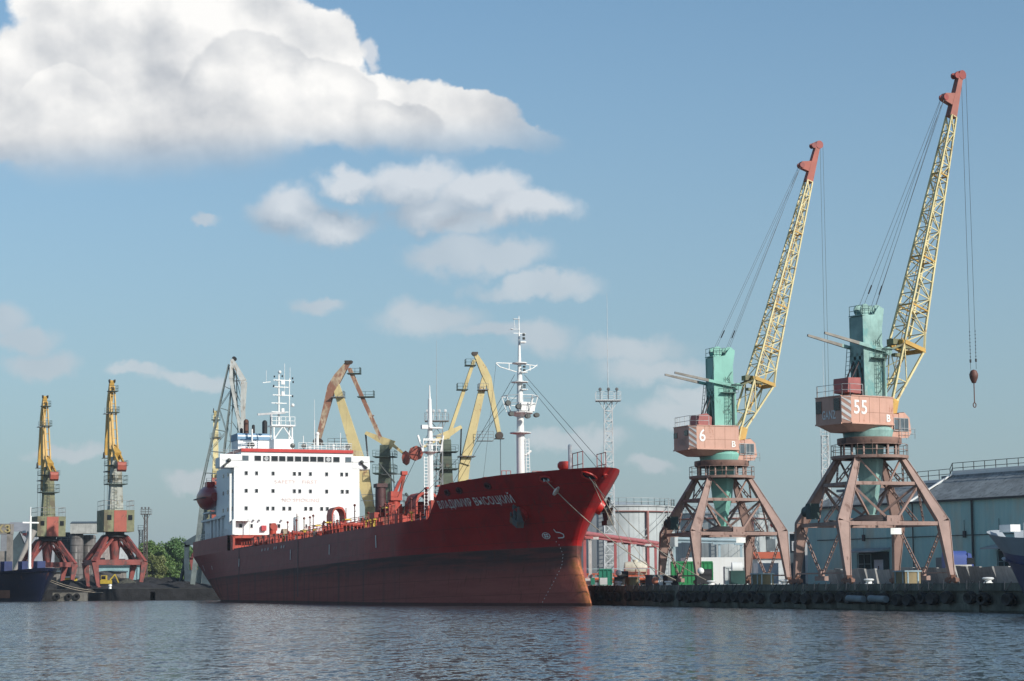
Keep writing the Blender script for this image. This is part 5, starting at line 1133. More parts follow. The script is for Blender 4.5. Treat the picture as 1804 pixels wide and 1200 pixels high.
for x0, dw in ((7.5, 5.2), (30.2, 4.4), (42.5, 4)):
    q = MB(); q.box((x0 + dw / 2, -.05, 1.75), (dw, .12, 3.5)); dr = q.build('doorway', mat('dark_teal_recess', (.02, .05, .06), .8), WH, smooth=False)
    q = MB(); q.prism([(x0 - .6, -.1, 3.75), (x0 - .6, -2.0, 3.45), (x0 - .6, -2.0, 3.6), (x0 - .6, -.1, 3.95)], (dw + .9, 0, 0)); q.build('canopy', mat('canopy_grey', (.30, .34, .36), .6), dr, smooth=False)
    q = MB(); q.box((x0 + dw * .68, -.16, 1.35), (1.5, .08, 2.6)); q.build('door', mat('white_blue_door', (.42, .47, .52), .5) if x0 < 10 else SLATE, dr, smooth=False)
    q = MB(); q.rail([(x0, -.25, 0), (x0 + dw * .45, -.25, 0)], 3.3, 1.2, .06, 3); q.build('door_frame', mat('pale_teal_frame', (.16, .25, .27), .6), dr)
    if x0 < 10: lettering('3', .5, DARK, dr, 'door_number', lambda u, v: (x0 + dw * .68 - .1 + u, -.22, 1.6 + v))
# office block at the left of the warehouse
ob = thing('office_building', 'low two storey building with window strip beside the warehouse', 'building', ground(1440, 262), R(-10))
q = MB(); q.box((0, 3, 3.1), (6.5, 6, 6.2)); q.build('wall', SLATE, ob, smooth=False)
q = MB(); q.box((0, -.1, 4.7), (6.0, .2, 1.2)); w_ = q.build('window', LGREY, ob, smooth=False)
q = MB()
for x in (-2.2, -.75, .75, 2.2): q.box((x, -.22, 4.7), (1.1, .06, .9))
for x in (-2.2, -.75, .75, 2.2): q.box((x, -.03, 2.0), (1.1, .06, 1.2))
q.build('pane', GLASS, w_, smooth=False)
q = MB()
for x in (-1.2, 1.2): q.box((x, -.35, 3.2), (.4, .5, 6.2))
q.box((0, -.4, 6.3), (6.6, 1.0, .25)); q.build('pillar', LGREY, ob, smooth=False)

# ------------------------------------------------------------------ containers, sheds and vehicles on the quay
def boxy(name, label, cat, px0, px1, ytop, Y, depth, m, rz=RY * .0, rib=True, group=None, roof=None, door=None):
    xa, xb = at(px0, 1028, Y).x, at(px1, 1028, Y).x; wx = xb - xa; H = at((px0 + px1) / 2, ytop, Y).z - QZ
    T = thing(name, label, cat, ((xa + xb) / 2, Y, QZ), rz, group); q = MB(); q.box((0, depth / 2, H / 2 + .05), (wx, depth, H - .1)); q.build('body', m, T, smooth=False)
    q = MB()
    if rib:
        n = max(2, int(wx / .45))
        for i in range(n + 1): q.box((-wx / 2 + i * wx / n, -.03, H / 2), (.10, .08, H - .3))
        q.bar((-wx / 2, -.04, H - .1), (wx / 2, -.04, H - .1), .12, .16); q.bar((-wx / 2, -.04, .12), (wx / 2, -.04, .12), .12, .16)
        q.build('side_rib', m, T, smooth=False)
    if roof:
        q = MB(); q.prism([(-wx / 2 - .25, -.3, H), (-wx / 2 - .25, depth + .3, H), (-wx / 2 - .25, depth / 2, H + roof)], (wx + .5, 0, 0)); q.build('roof', ORSH, T, smooth=False)
    if door:
        for x in door: q = MB(); q.box((x, -.06, H * .4), (.9, .1, H * .7)); q.build('door', mat('grey_door', (.25, .27, .28), .6), T, smooth=False)
    return T
boxy('shipping_container', 'bright green container behind the left leg of crane 6', 'container', 1184, 1256, 989, 258, 2.5, KGREEN)
boxy('white_shed', 'long low white shed behind the green container', 'shed', 1208, 1312, 982, 285, 8, WHITE, rib=False, door=(-1.5,))
boxy('shipping_container', 'white ribbed container beside the green container', 'container', 1278, 1312, 998, 262, 2.5, mat('container_white', (.66, .68, .68), .5, streak=.2))
boxy('white_cabin', 'white cabin with pale blue side beneath crane 6', 'cabin', 1336, 1372, 992, 270, 5, mat('cabin_blue_white', (.66, .72, .74), .5), rib=False)
boxy('brick_building', 'low building with orange red roof behind the white cabin', 'building', 1336, 1390, 984, 300, 9, LGREY, rib=False, roof=1.0)
boxy('switch_cabin', 'dark green cabin with a darker side at the quay edge near the bow', 'cabin', 1056, 1078, 1002, 250, 2.2, DGREEN, rib=True)
boxy('electric_box', 'small pale box left of the dark green cabin', 'box', 1026, 1040, 1019, 247, .8, LGREY, rib=False)
boxy('electric_box', 'small pale box in front of the dark green cabin', 'box', 1057, 1070, 1018, 247, .8, LGREY, rib=False)
boxy('rubbish_bin', 'small green bin between two pale boxes by the dark green cabin', 'bin', 1041, 1048, 1018, 246, .6, DGREEN, rib=False)
def tanker_wagon(px0, px1, Y, label):
    xa, xb = at(px0, 1028, Y).x, at(px1, 1028, Y).x; Lw = xb - xa; T = thing('tank_wagon', label, 'wagon', ((xa + xb) / 2, Y, QZ))
    q = MB(); q.lathe([(.01, -Lw / 2 - .1), (.8, -Lw / 2), (.95, -Lw / 2 + .2), (.95, Lw / 2 - .2), (.8, Lw / 2), (.01, Lw / 2 + .1)], (0, 0, 2.1), 20, 'x'); q.tube((0, 0, 3.0), (0, 0, 3.3), .3); q.build('barrel', mat('cream_tank', (.66, .61, .48), .5, streak=.3), T)
    q = MB(); q.box((0, 0, 1.05), (Lw * 1.02, 1.8, .45)); q.rail([(-Lw / 2, -.95, 1.2), (Lw / 2, -.95, 1.2)], 1.0, 1.4, .05); q.build('chassis', mat('chassis_red', (.40, .08, .05), .6), T)
    for x in (-Lw * .35, -Lw * .2, Lw * .25, Lw * .38): q = MB(); q.lathe([(.05, -.8), (.45, -.8), (.45, .8), (.05, .8)], (x, 0, .47), 16, 'y'); q.build('wheel', BLACK, T)
tanker_wagon(1100, 1140, 275, 'cream tank wagon on a red chassis beneath the pink pipe bridge')
fence = thing('quay_fence', 'pale blue quay railing behind the green cabin', 'fence', at(1030, 1028, 256) * 1); fence.location.z = QZ
q = MB(); q.rail([(-3, 0, 0), (8.5, 1.5, 0)], 2.0, 1.8, .05, 2); q.build('rail', BLUEP, fence)
q = MB(); fr = thing('pipe_manifold', 'low orange red pipe manifold on the quay by the bow', 'pipework', ground(1032, 258))
q.rail([(-3, 0, 0), (3.4, 0, 0)], 1.4, .8, .1, 3); q.tube((-3, -.4, .8), (3.4, -.4, .8), .2); q.build('pipe', ORSH, fr)
fr = thing('pipe_manifold', 'low orange red pipe manifold under the tank wagon railings', 'pipework', ground(1120, 268))
q = MB(); q.rail([(-3.2, 0, 0), (3.2, 0, 0)], 1.2, .9, .1, 3); q.tube((-3, -.4, .8), (3.2, -.4, .8), .2); q.build('pipe', ORSH, fr)
def vehicle_cover(px0, px1, Y):
    xa, xb = at(px0, 1028, Y).x, at(px1, 1028, Y).x; Lw = xb - xa
    T = thing('lorry', 'blue covered lorry parked between the warehouse and crane 55', 'lorry', ((xa + xb) / 2, Y, QZ))
    q = MB(); prof = [(-1.1, 1.0), (-1.1, 2.6), (-.9, 3.0), (-.5, 3.2), (.5, 3.2), (.9, 3.0), (1.1, 2.6), (1.1, 1.0)]; q.prism([(-Lw / 2, y, z) for y, z in prof], (Lw * .78, 0, 0)); q.build('tarpaulin', BLUEC, T)
    q = MB(); q.prism([(Lw * .30, -1.1, .8), (Lw * .5, -1.1, .8), (Lw * .5, -1.1, 2.0), (Lw * .42, -1.1, 2.9), (Lw * .30, -1.1, 3.0)], (0, 2.2, 0)); cabp = q.build('cab', BLUEC, T)
    q = MB(); q.box((Lw * .4, -1.12, 2.2), (.7, .06, .6)); q.build('side_window', DARK, cabp)
    q = MB(); q.box((0, 0, .8), (Lw, 2.0, .3)); q.build('chassis', BLACK, T)
    for x in (-Lw * .35, -Lw * .15, Lw * .36): q = MB(); q.lathe([(.05, -1.05), (.48, -1.05), (.48, 1.05), (.05, 1.05)], (x, 0, .5), 16, 'y'); q.build('wheel', BLACK, T)
vehicle_cover(1664, 1712, 212)
boxy('stone_block', 'rough whitish stone block in front of the blue lorry', 'block', 1682, 1713, 995, 204, 1.5, LBED, rib=False)
boxy('shed', 'small dark shed left of the blue lorry', 'shed', 1660, 1668, 982, 216, 3, SLATE, rib=False)

# leaning concrete slabs along the crane rails
random.seed(3)
slabs = None; k = 0
t = -34.
while t < 33.:
    wv = random.uniform(1.5, 2.6); p = quay(t, 16.0, QZ)
    px_ = p.x / p.y * FPX + 902
    if 1462 < px_ < 1800:
        T = thing('concrete_slab', 'grey concrete slab leaning in the long row in front of the teal warehouse', 'slab', p, math.atan2(QD.y, QD.x) + math.pi, 'concrete slabs leaning in a row along the quay')
        q = MB(); hgt = random.uniform(1.35, 1.55); l = random.uniform(-.3, .3)
        q.prism([(-wv / 2, .0, 0), (wv / 2, 0, 0), (wv / 2 + l, -.4, hgt), (-wv / 2 + l, -.4, hgt + random.uniform(-.1, .1))], (0, .25, 0)); q.build('slab', mat('pale_slab', (.42, .41, .39), .9, var=.25, streak=.3) if random.random() < .75 else CONC, T, smooth=False)
    t += wv + .03
# bollards, crates, gear at the quay edge
def bollard(t, label, m=WHITE):
    p = quay(t, .75, QZ); T = thing('bollard', label, 'bollard', p, 0, 'white topped bollards on the quay edge'); q = MB(); q.lathe([(.4, 0), (.26, .08), (.24, .2), (.42, .28), (.46, .34), (.36, .42), (.01, .44)], n=16); q.build('bollard_head', m, T); return T
for t, lb in ((-31, 'white topped bollard beside the blue bow at the right edge'), (-11.5, 'white topped bollard below the right leg of crane 55'), (5.5, 'white topped bollard below the middle of crane 55'), (22.5, 'white topped bollard between crane 55 and crane 6'), (34, 'white topped bollard under the right leg of crane 6'), (49, 'white topped bollard beside the leftmost leg of crane 6')):
    bollard(t, lb)
def crate(t, u, d, m, label, h2=None, cat='crate', nm='crate'):
    p = quay(t, u, QZ); T = thing(nm, label, cat, p, RY); q = MB(); q.box((0, 0, d[2] / 2), d); q.build('crate_body', m, T, smooth=False)
    q = MB(); q.box((0, 0, d[2] + .06), (d[0] + .15, d[1] + .15, .12))
    for s_ in (-1, 1): q.box((s_ * d[0] * .33, -d[1] / 2 - .03, d[2] / 2), (.12, .06, d[2] * .96)); q.box((-d[0] / 2 - .03, s_ * d[1] * .33, d[2] / 2), (.06, .12, d[2] * .96))
    q.build('crate_rim', h2 or m, T, smooth=False)
crate(-15.5, 2.2, (1.4, 2.0, .95), TIMB, 'brown box with blue lid at the foot of crane 55 right leg', mat('blue_grey_lid', (.25, .33, .36), .6), 'box', 'ballast_box')
crate(13, 2.0, (1.5, 1.9, .95), TIMB, 'brown box with pale lid left of crane 55 front leg', mat('pale_lid', (.42, .50, .50), .6), 'box', 'ballast_box')
crate(41, 2.0, (1.4, 2.2, 1.0), SLATE, 'dark grey box in the middle under crane 6', None, 'box', 'ballast_box')
crate(36.5, 2.0, (1.2, 1.4, .9), BLACK, 'black box right of the middle under crane 6', None, 'box', 'ballast_box')
crate(47, 1.6, (1.1, 1.4, .8), TIMB, 'brown box at the left foot of crane 6', None, 'box', 'ballast_box')
# heaps of canvas gear and a tied-up round cover near crane 6
T = thing('covered_winch', 'orange and striped buoy lying at the front foot of crane 6', 'buoy', quay(38.8, 1.2, QZ)); q = MB(); q.ball((0, 0, .45), .42, 14); q.build('buoy_body', mat('orange_buoy', (.55, .20, .12), .6), T); q = MB(); q.lathe([(.1, -.15), (.55, -.15), (.55, .15), (.1, .15)], (.8, -.2, .4), 14, 'y'); q.build('striped_ring', WHITE, T)
T = thing('winch', 'dark green winch with white drum at the left foot of crane 55', 'winch', quay(18.5, 1.8, QZ)); q = MB(); q.box((0, 0, .7), (1.4, 1.6, 1.3)); q.build('winch_body', mat('winch_green', (.02, .07, .06), .6), T, smooth=False); q = MB(); q.lathe([(.1, -.5), (.6, -.5), (.6, .5), (.1, .5)], (0, 0, 1.6), 14, 'x'); q.build('drum', WHITE, T)
for t, lb in ((27.5, 'black winch with white cover beside the right leg of crane 6'), (51.5, 'black winch beside the leftmost leg of crane 6')):
    T = thing('winch', lb, 'winch', quay(t, 2.0, QZ)); q = MB(); q.box((0, 0, .5), (1.5, 1.5, .9)); q.lathe([(.1, -.6), (.5, -.6), (.5, .6), (.1, .6)], (.2, 0, 1.1), 12, 'x'); q.build('winch_body', BLACK, T); q = MB(); q.ball((-.3, -.4, 1.4), .35); q.build('cover', WHITE, T)
# tyre fenders on the quay face
TYRE = MB(); TYRE.lathe([(.30, -.22), (.52, -.26), (.62, -.12), (.62, .12), (.52, .26), (.30, .22), (.30, -.22)], (0, .25, 0), 20, 'y'); CH = MB(); CH.tube((-.1, 0, .6), (-.5, .25, 1.3), .04); CH.tube((.1, 0, .6), (.5, .25, 1.3), .04)
t = -36.; first = None; i = 0
nrm = -QU
while t < 54:
    p = quay(t, -.75, 1.0); p.z = .95 + random.uniform(-.12, .12); rz = math.atan2(nrm.y, nrm.x) - math.pi / 2 + math.pi
    if first is None:
        first = thing('fender', 'black tyre fender hanging by chains in a row on the dark quay wall', 'fender', p, rz, 'tyre fenders hanging on the quay wall'); TYRE.v = [(a * 1.25, b, c * .8) for a, b, c in TYRE.v]; TYRE.build('tyre', mat('worn_tyre_rubber', (.032, .032, .03), .85, var=.5), first); CH.build('chain', WIRE, first); bpy.context.view_layer.update()
    else: dup(first, p, rz)
    t += random.choice((1.6, 1.9, 2.3, 3.6)); i += 1
for t, lb in ((-16.5, 'pale tarpaulin roll fender hanging below the brown box at crane 55, right one'), (-12.5, 'pale tarpaulin roll fender hanging below the brown box at crane 55, left one')):
    p = quay(t, -1.0, .9); T = thing('fender', lb, 'fender', p, math.atan2(QD.y, QD.x)); q = MB(); q.tube((-1.4, 0, 0), (1.4, 0, .05), .28, n=12); q.build('roll', mat('grey_roll', (.20, .24, .26), .7), T)

# ------------------------------------------------------------------ mooring ropes
bpy.context.view_layer.update()
MW = SHIP.matrix_world.copy()
def rope(a, b, s, label, r=.045, k=24):
    o = a.copy(); T = None
    q = MB(); pts = [a.lerp(b, i / k) - Vector((0, 0, s * 4 * (i / k) * (1 - i / k))) - o for i in range(k + 1)]; q.path(pts, r, 5)
    ob = q.build('mooring_rope', ROPE); ob.location = o; tag(ob, label, 'rope', 'mooring ropes'); return ob
f1 = MW @ hullpt(68.3, 12.0, .15, -1); f2 = MW @ hullpt(73.4, 12.0, .15, -1)
rope(f1, quay(32, .8, QZ + .5), 1.0, 'mooring rope from the starboard bow fairlead carrying the white rat guard', .055)
rope(f2, quay(24, .8, QZ + .5), 1.2, 'mooring rope from the foremost bow fairlead to the quay between the cranes')
rope(f2 + Vector((.2, .4, -.1)), quay(41, .9, QZ + .5), .6, 'mooring rope from the foremost bow fairlead to the middle of crane 6', .035)
rope(f2 + Vector((.3, .2, .1)), quay(36, .9, QZ + .5), .9, 'thin mooring rope from the foremost bow fairlead to the front leg of crane 6', .03)
rg = f1.lerp(quay(32, .8, QZ + .5), .085) - Vector((0, 0, .30)); d = (quay(32, .8, QZ + .5) - f1).normalized()
T = thing('rat_guard', 'round white rat guard disc on the bow mooring rope', 'rat guard', rg); q = MB(); q.tube(-d * .06, d * .06, .55, .55, n=20); q.build('disc', mat('guard_white', (.72, .72, .68), .5, var=.15, rust=.1), T)

# ------------------------------------------------------------------ ships at the edges
def small_ship(label, name, loc, yaw, L, B, D, hullm, bul, namec, ns):
    T = thing(name, label, 'ship', loc, yaw); rows = []
    for z in (-1, 0, 1, 2, D * .6, D * .8, D):
        r = []
        f = max(0, z) / D; xsb = L / 2 - (1 - f) * D * .55
        for i in range(31):
            u = 1 - (1 - i / 30) ** 1.8; x = -L / 2 + (xsb + L / 2) * u; a = max(0, xsb - x); run = 13 - 5 * f
            h = B / 2 * min(1, (a / run)) ** (.75 - .25 * f) if a < run else B / 2
            r.append((x, h, z + (1.0 * max(0, (x / (L / 2))) ** 3 * (f))))
        rows.append(r)
    q = MB()
    for s_ in (-1, 1): grid_side(q, rows, s_)
    for rr in (rows[-1], ):
        n = len(rr); q.add([(p[0], -p[1], p[2] - .6) for p in rr] + [(p[0], p[1], p[2] - .6) for p in rr], [(i, i + 1, n + i + 1, n + i) for i in range(n - 1)])
    q.add([(-L / 2, -B / 2, -1), (-L / 2, B / 2, -1), (-L / 2, B / 2, D), (-L / 2, -B / 2, D)], [(0, 1, 2, 3)])
    return T, q, rows
# navy ship at the far left: only the bow is in the frame
bow = at(84, 1040, 376); yawL = R(-50); Ls = 60.
loc = Vector((bow.x, bow.y, 0)) - Vector((math.cos(yawL), math.sin(yawL), 0)) * (Ls / 2)
T, q, rows = small_ship('dark navy ship bow with white mast at the far left', 'cargo_ship', loc, yawL, Ls, 11, 4.9, NAVY, None, None, None)
q.build('hull', NAVY, T)
T.rotation_euler = (0, 0, yawL)
q = MB(); q.tube((Ls / 2 - 7, 0, 4), (Ls / 2 - 7, 0, 15.2), .32, .22, n=10); q.bar((Ls / 2 - 7, -1.6, 14.0), (Ls / 2 - 7, 1.6, 14.0), .25, .25); q.bar((Ls / 2 - 7, 0, 5), (Ls / 2 - 7, 0, 6.2), .9, .6, .5, .4); q.tube((Ls / 2 - 7, 0, 15), (Ls / 2 - 7, 0, 16.8), .1); q.build('mast', WHITE, T)
q = MB()
for x in (-4, 2, 9, 14): q.box((Ls / 2 - 12 - x * .4, 2.5 - x * .3, 5.6), (1.6, 1.6, 3.2))
q.build('deck_housing', mat('navy_box', (.02, .035, .12), .5), T, smooth=False)
q = MB(); q.box((Ls / 2 - 9.2, -4.1, 1.6), (.2, .2, .2)); q.add([(Ls / 2 - 8.6, -5.0, .6), (Ls / 2 - 5.6, -4.35, .6), (Ls / 2 - 5.6, -4.4, 2.0), (Ls / 2 - 8.6, -5.1, 2.0)], [(0, 1, 2, 3)]); q.build('anchor_recess', mat('rust_recess', (.14, .06, .035), .8), T)
fm = MB(); fm.box((0, 0, 0), (1.3, .04, .45)); fo = MB().box((0, 0, .22), (1.4, .05, .42)).build('flag', mat('flag_white', (.7, .7, .7), .7), T); fo.location = (Ls / 2 - 9.2, 0, 12.2)
f2_ = MB().box((0, 0, -.22), (1.4, .05, .44)).build('flag_stripe', BRED, fo)
def bow_face(u, v, x0=Ls / 2 - 11.6):
    return (x0 + u, -5.62, 2.9 + v)
lettering('АНЕ', 1.2, LETW, T, 'ship_name', bow_face)
# blue ship at the right edge, bow pointing left
yawR = math.atan2(QD.y, QD.x) + R(2); Lr = 50.
bowp = at(1788, 966, 149); loc = Vector((bowp.x, bowp.y, 0)) - Vector((math.cos(yawR), math.sin(yawR), 0)) * (Lr / 2)
T, q, rows = small_ship('blue hulled ship bow with grey bulwark at the right edge', 'coastal_ship', loc, yawR, Lr, 9.5, 3.6, BLUE, None, None, None)
q.build('hull', BLUE, T)
q = MB(); rw = [[(p[0] + .0 + j * .45 * (1 if i > 12 else 0), p[1] + .05 + .25 * j, p[2] + j * .62) for i, p in enumerate(rows[-1])] for j in (0, 1, 2)]
for s_ in (-1, 1): grid_side(q, rw, s_)
q.build('bulwark', mat('bulwark_grey', (.30, .33, .36), .5, var=.1), T)
q = MB()
for i in range(5): q.tube((Lr / 2 - 1.2 - i * .55, -.2, 4.6), (Lr / 2 - 1.2 - i * .55, -.2, 6.3), .2, n=8)
q.box((Lr / 2 - 1.0, 1.0, 5.9), (1.4, .8, .5)); q.box((Lr / 2 - 5.0, 0, 5.8), (1.5, 1.5, .7)); q.build('mooring_fitting', WHITE, T)

# ------------------------------------------------------------------ left shore
q = MB(); q.add([(-600, C3.y - .35, -2), (C3.x - .5, C3.y - .35, -2), (C3.x - .5, C3.y - .35, QZ - .02), (-600, C3.y - .35, QZ - .02), (-600, C3.y + 60, QZ + .012), (C3.x - .5, C3.y + 60, QZ + .012)], [(0, 1, 2, 3), (3, 2, 5, 4)])
q.build('coal_quay_ground', COALM, smooth=False, kind='structure')
def shore(px, Y): return ground(px, Y)
def silo(px, Y, r, H, label):
    T = thing('silo', label, 'silo', ground(px, Y), 0, 'weathered concrete silos'); q = MB(); q.lathe([(r, 0), (r, H), (r * .9, H + .3), (.01, H + .35)], n=36); q.build('silo_wall', mat('stained_silo', (.135, .125, .12), .9, var=.5, vs=.25, streak=.8, grime=(.40, .38, .35)), T)
    q = MB()
    for z in np.arange(1.5, H, 1.6): q.lathe([(r + .01, z), (r + .06, z), (r + .06, z + .15), (r + .01, z + .15)], n=36)
    q.build('hoop', mat('silo_hoop', (.10, .095, .09), .9), T)
silo(134, 470, 1.45, 11.8, 'stained round silo under the white topped loft, left one of two'); silo(156, 474, 1.45, 11.6, 'stained round silo under the white topped loft, right one of two')
T = thing('silo_loft', 'white block house resting across the top of the round silos', 'building', ground(147, 470)); q = MB(); q.box((0, 0, 13.2), (5.4, 4, 2.2)); q.build('wall', mat('loft_white', (.45, .45, .42), .8, var=.25, streak=.4), T, smooth=False); q = MB(); q.prism([(-2.8, -2.1, 14.32), (-2.8, 2.1, 14.32), (-2.8, 0, 14.8)], (5.6, 0, 0)); q.build('roof', SLATE, T, smooth=False)
T = thing('conveyor_house', 'dark conveyor tower left of the silos', 'building', ground(116, 474)); q = MB(); q.box((0, 0, 5.2), (4.2, 5, 10.4)); q.box((-.6, 0, 11.4), (2.6, 3, 2.2)); q.box((-1.8, -2, 12.3), (1.2, 1.5, 1.2)); q.build('wall', mat('dark_block', (.05, .06, .065), .8, var=.4), T, smooth=False)
q = MB(); q.rail([(-2, -2.6, 10.4), (2, -2.6, 10.4)], 1.0, 1.2, .06); q.build('railing', STEEL, T)
# gabled storage shed with curved side and grey roof
T = thing('storage_shed', 'dark steep gabled storage shed at the left edge', 'shed', ground(27, 520)); k = 520 / FPX
q = MB(); q.prism([(-2.6, -1, 0), (4.4, -1, 0), (4.4, -1, 7), (1.0, -1, 14.0), (-2.6, -1, 9.0)], (0, 14, 0)); q.build('wall', mat('shed_dark_blue', (.05, .075, .085), .7, var=.3), T, smooth=False)
q = MB(); q.add([(1.0, -1.2, 14.1), (5.2, -1.2, 5.0), (9.5, 12, 5.4), (6.0, 12, 14.3)], [(0, 1, 2, 3)]); q.add([(-3.6, -1.3, 14.0), (5.9, -1.3, 14.0), (4.4, 3, 16.4), (-2.2, 3, 16.4)], [(0, 1, 2, 3)]); q.box((-2.6, -1.5, 8), (1.6, .6, 12)); q.build('roof', mat('shed_grey_roof', (.24, .25, .27), .7, var=.15), T, smooth=False)
T = thing('gantry_building', 'stained concrete gantry with lettering at the left edge', 'building', ground(-4, 505)); q = MB(); q.box((0, 0, 5), (6, 4, 8)); q.box((.6, -1, 14.2), (5.6, 3, 2.4)); q.box((2.9, -1, 8), (.8, 3, 14)); q.build('wall', BRICK, T, smooth=False)
lettering('АКЗ', 2.6, mat('straw_lettering', (.42, .34, .16), .7), T, 'sign_lettering', lambda u, v: (-1.9 + u, -2.6, 13.4 + v * .9), bold=.08)
T = thing('conveyor', 'sloping pale pipe conveyor rising beside the red portal at far left', 'conveyor', ground(12, 398)); q = MB(); q.tube((0, 0, .5), (2.2, 0, 5), .30, .36); q.tube((2.2, 0, 5), (4.6, 1, 11), .36, .7, n=10); q.build('pipe', mat('conveyor_pale', (.34, .31, .28), .7, var=.2), T)
def shed(px0, px1, yt, Y, m, label, nm='low_building', door=True, roof=None):
    xa, xb = at(px0, 1030, Y).x, at(px1, 1030, Y).x; H = at(px0, yt, Y).z - QZ; T = thing(nm, label, 'building', ((xa + xb) / 2, Y, QZ)); q = MB(); q.box((0, 3, H / 2), (xb - xa, 6, H)); q.build('wall', m, T, smooth=False)
    q = MB(); q.box((0, 2.9, H + .15), (xb - xa + .6, 6.8, .3)); q.build('roof', roof or SLATE, T, smooth=False)
    if door: 
        n = max(1, int((xb - xa) / 5))
        for i in range(n): q = MB(); q.box((-(xb - xa) / 2 + (i + .5) * (xb - xa) / n, -.04, H * .45), (1.6, .1, H * .5)); q.build('window', DARK, T, smooth=False)
shed(76, 110, 1008, 470, BRICK, 'low tan building behind the navy ship mast')
shed(108, 135, 1018, 468, YCAB, 'low yellow building behind the right portal legs at far left')
shed(172, 238, 998, 520, mat('pale_turquoise', (.30, .46, .48), .7, var=.2), 'pale turquoise roofed building under the taller left portal')
shed(186, 214, 1008, 480, BRICK, 'tan brick hut with dark openings under the taller left portal')
shed(168, 190, 960, 560, mat('rust_white_wall', (.42, .36, .33), .8, var=.4, vs=.8), 'white and rust stained block behind the taller left portal, left part', roof=CTIP)
shed(208, 222, 962, 560, LGREY, 'white panelled block behind the taller left portal, right part')
shed(300, 322, 1012, 560, BLUEP, 'small pale building between the trees and the dark hopper')
shed(228, 262, 1018, 540, mat('pale_wall_far', (.34, .31, .27), .8, var=.4), 'long pale low building behind the coal right of the taller portal')
shed(266, 296, 1020, 545, mat('pale_wall_far', (.34, .31, .27), .8, var=.4), 'short pale low building below the green trees')
shed(-60, 12, 1010, 470, mat('left_pale', (.36, .38, .30), .8, var=.3), 'low pale building behind the navy ship at the left edge')
# coal heaps
def heap(px, Y, r, h, m, label, sq=.6, sd=0):
    random.seed(sd); T = thing('coal_heap', label, 'coal heap', ground(px, Y), 0, 'coal and ore heaps on the left quay'); q = MB(); n, kk = 36, 9; vs = []
    rnd = [random.uniform(.85, 1.15) for _ in range(n)]
    for j in range(kk + 1):
        t_ = j / kk
        for i in range(n):
            a = 2 * math.pi * i / n; rr = r * (1 - t_) * rnd[i] + .01; z = h * (1 - (1 - t_) ** 1.25) * 1.0 + (random.uniform(-.12, .12) if 0 < j < kk else 0); vs.append((rr * math.cos(a), rr * sq * math.sin(a), max(0, z)))
    q.add(vs, [(j * n + i, j * n + (i + 1) % n, (j + 1) * n + (i + 1) % n, (j + 1) * n + i) for j in range(kk) for i in range(n)]); o = q.build('heap', m, T); return T
for i, (px, Y, r, h, m, lb) in enumerate(((182, 430, 6.5, 3.6, COALG, 'tall grey coal heap behind the left legs of the taller portal'), (215, 425, 9, 2.1, COALM, 'black coal heap under the taller left portal'), (225, 402, 3.4, 1.9, mat('heap_brown_grey', (.075, .075, .06), .95, var=.3), 'small brownish heap at the quay edge under the taller portal'),
        (265, 430, 8, 2.3, COALM, 'black coal heap right of the taller portal'), (300, 428, 7.5, 2.3, COALM, 'black coal heap below the green trees'), (298, 500, 9, 2.6, COALG, 'grey coal heap directly in front of the green trees'), (262, 490, 7, 2.4, COALG, 'lower grey coal heap left of the dark hopper'), (345, 440, 9, 2.0, COALM, 'black coal heap around the foot of the hopper'), (120, 412, 5.5, 1.8, COALM, 'low black heap at the right end of the navy ship'), (158, 420, 5, 2.6, COALM, 'black heap between the two red portals'), (240, 402, 9, 1.2, COALM, 'flat black spill along the quay edge left of the tanker'), (320, 404, 9, 1.3, COALM, 'flat black spill under the tanker stern'))):
    heap(px, Y, r, h, m, lb, .5, i)
random.seed(5)
for i in range(16):
    px = random.uniform(140, 345); heap(px, random.uniform(398, 470), random.uniform(1.5, 4), random.uniform(.5, 1.7), random.choice((COALM, COALG)), 'small coal heap among many on the black coal quay', .6, 40 + i)
# yellow excavator
T = thing('excavator', 'small yellow excavator on the coal below the left portal', 'excavator', ground(187, 404)); T.scale = (.75, .75, .75); q = MB(); q.box((0, 0, 1.7), (2.6, 2.0, .9)); q.box((-.5, -.1, 2.7), (1.3, 1.5, 1.3)); b_ = q.build('body', YCAB, T, smooth=False); q = MB(); q.box((-.5, -.88, 2.8), (1.0, .06, .8)); q.build('cab_window', DARK, b_, smooth=False)
q = MB(); q.bar((1.0, 0, 2.2), (2.2, 0, 3.6), .3); q.bar((2.2, 0, 3.6), (3.2, 0, 1.4), .25); q.prism([(3.0, -.5, 1.4), (3.5, -.5, 1.3), (3.6, -.5, .6), (2.9, -.5, .7)], (0, 1, 0)); q.build('digging_arm', YCAB, T); q = MB(); 
for y in (-.8, .8): q.box((0, y, .65), (3.0, .5, .9))
q.build('track', BLACK, T)
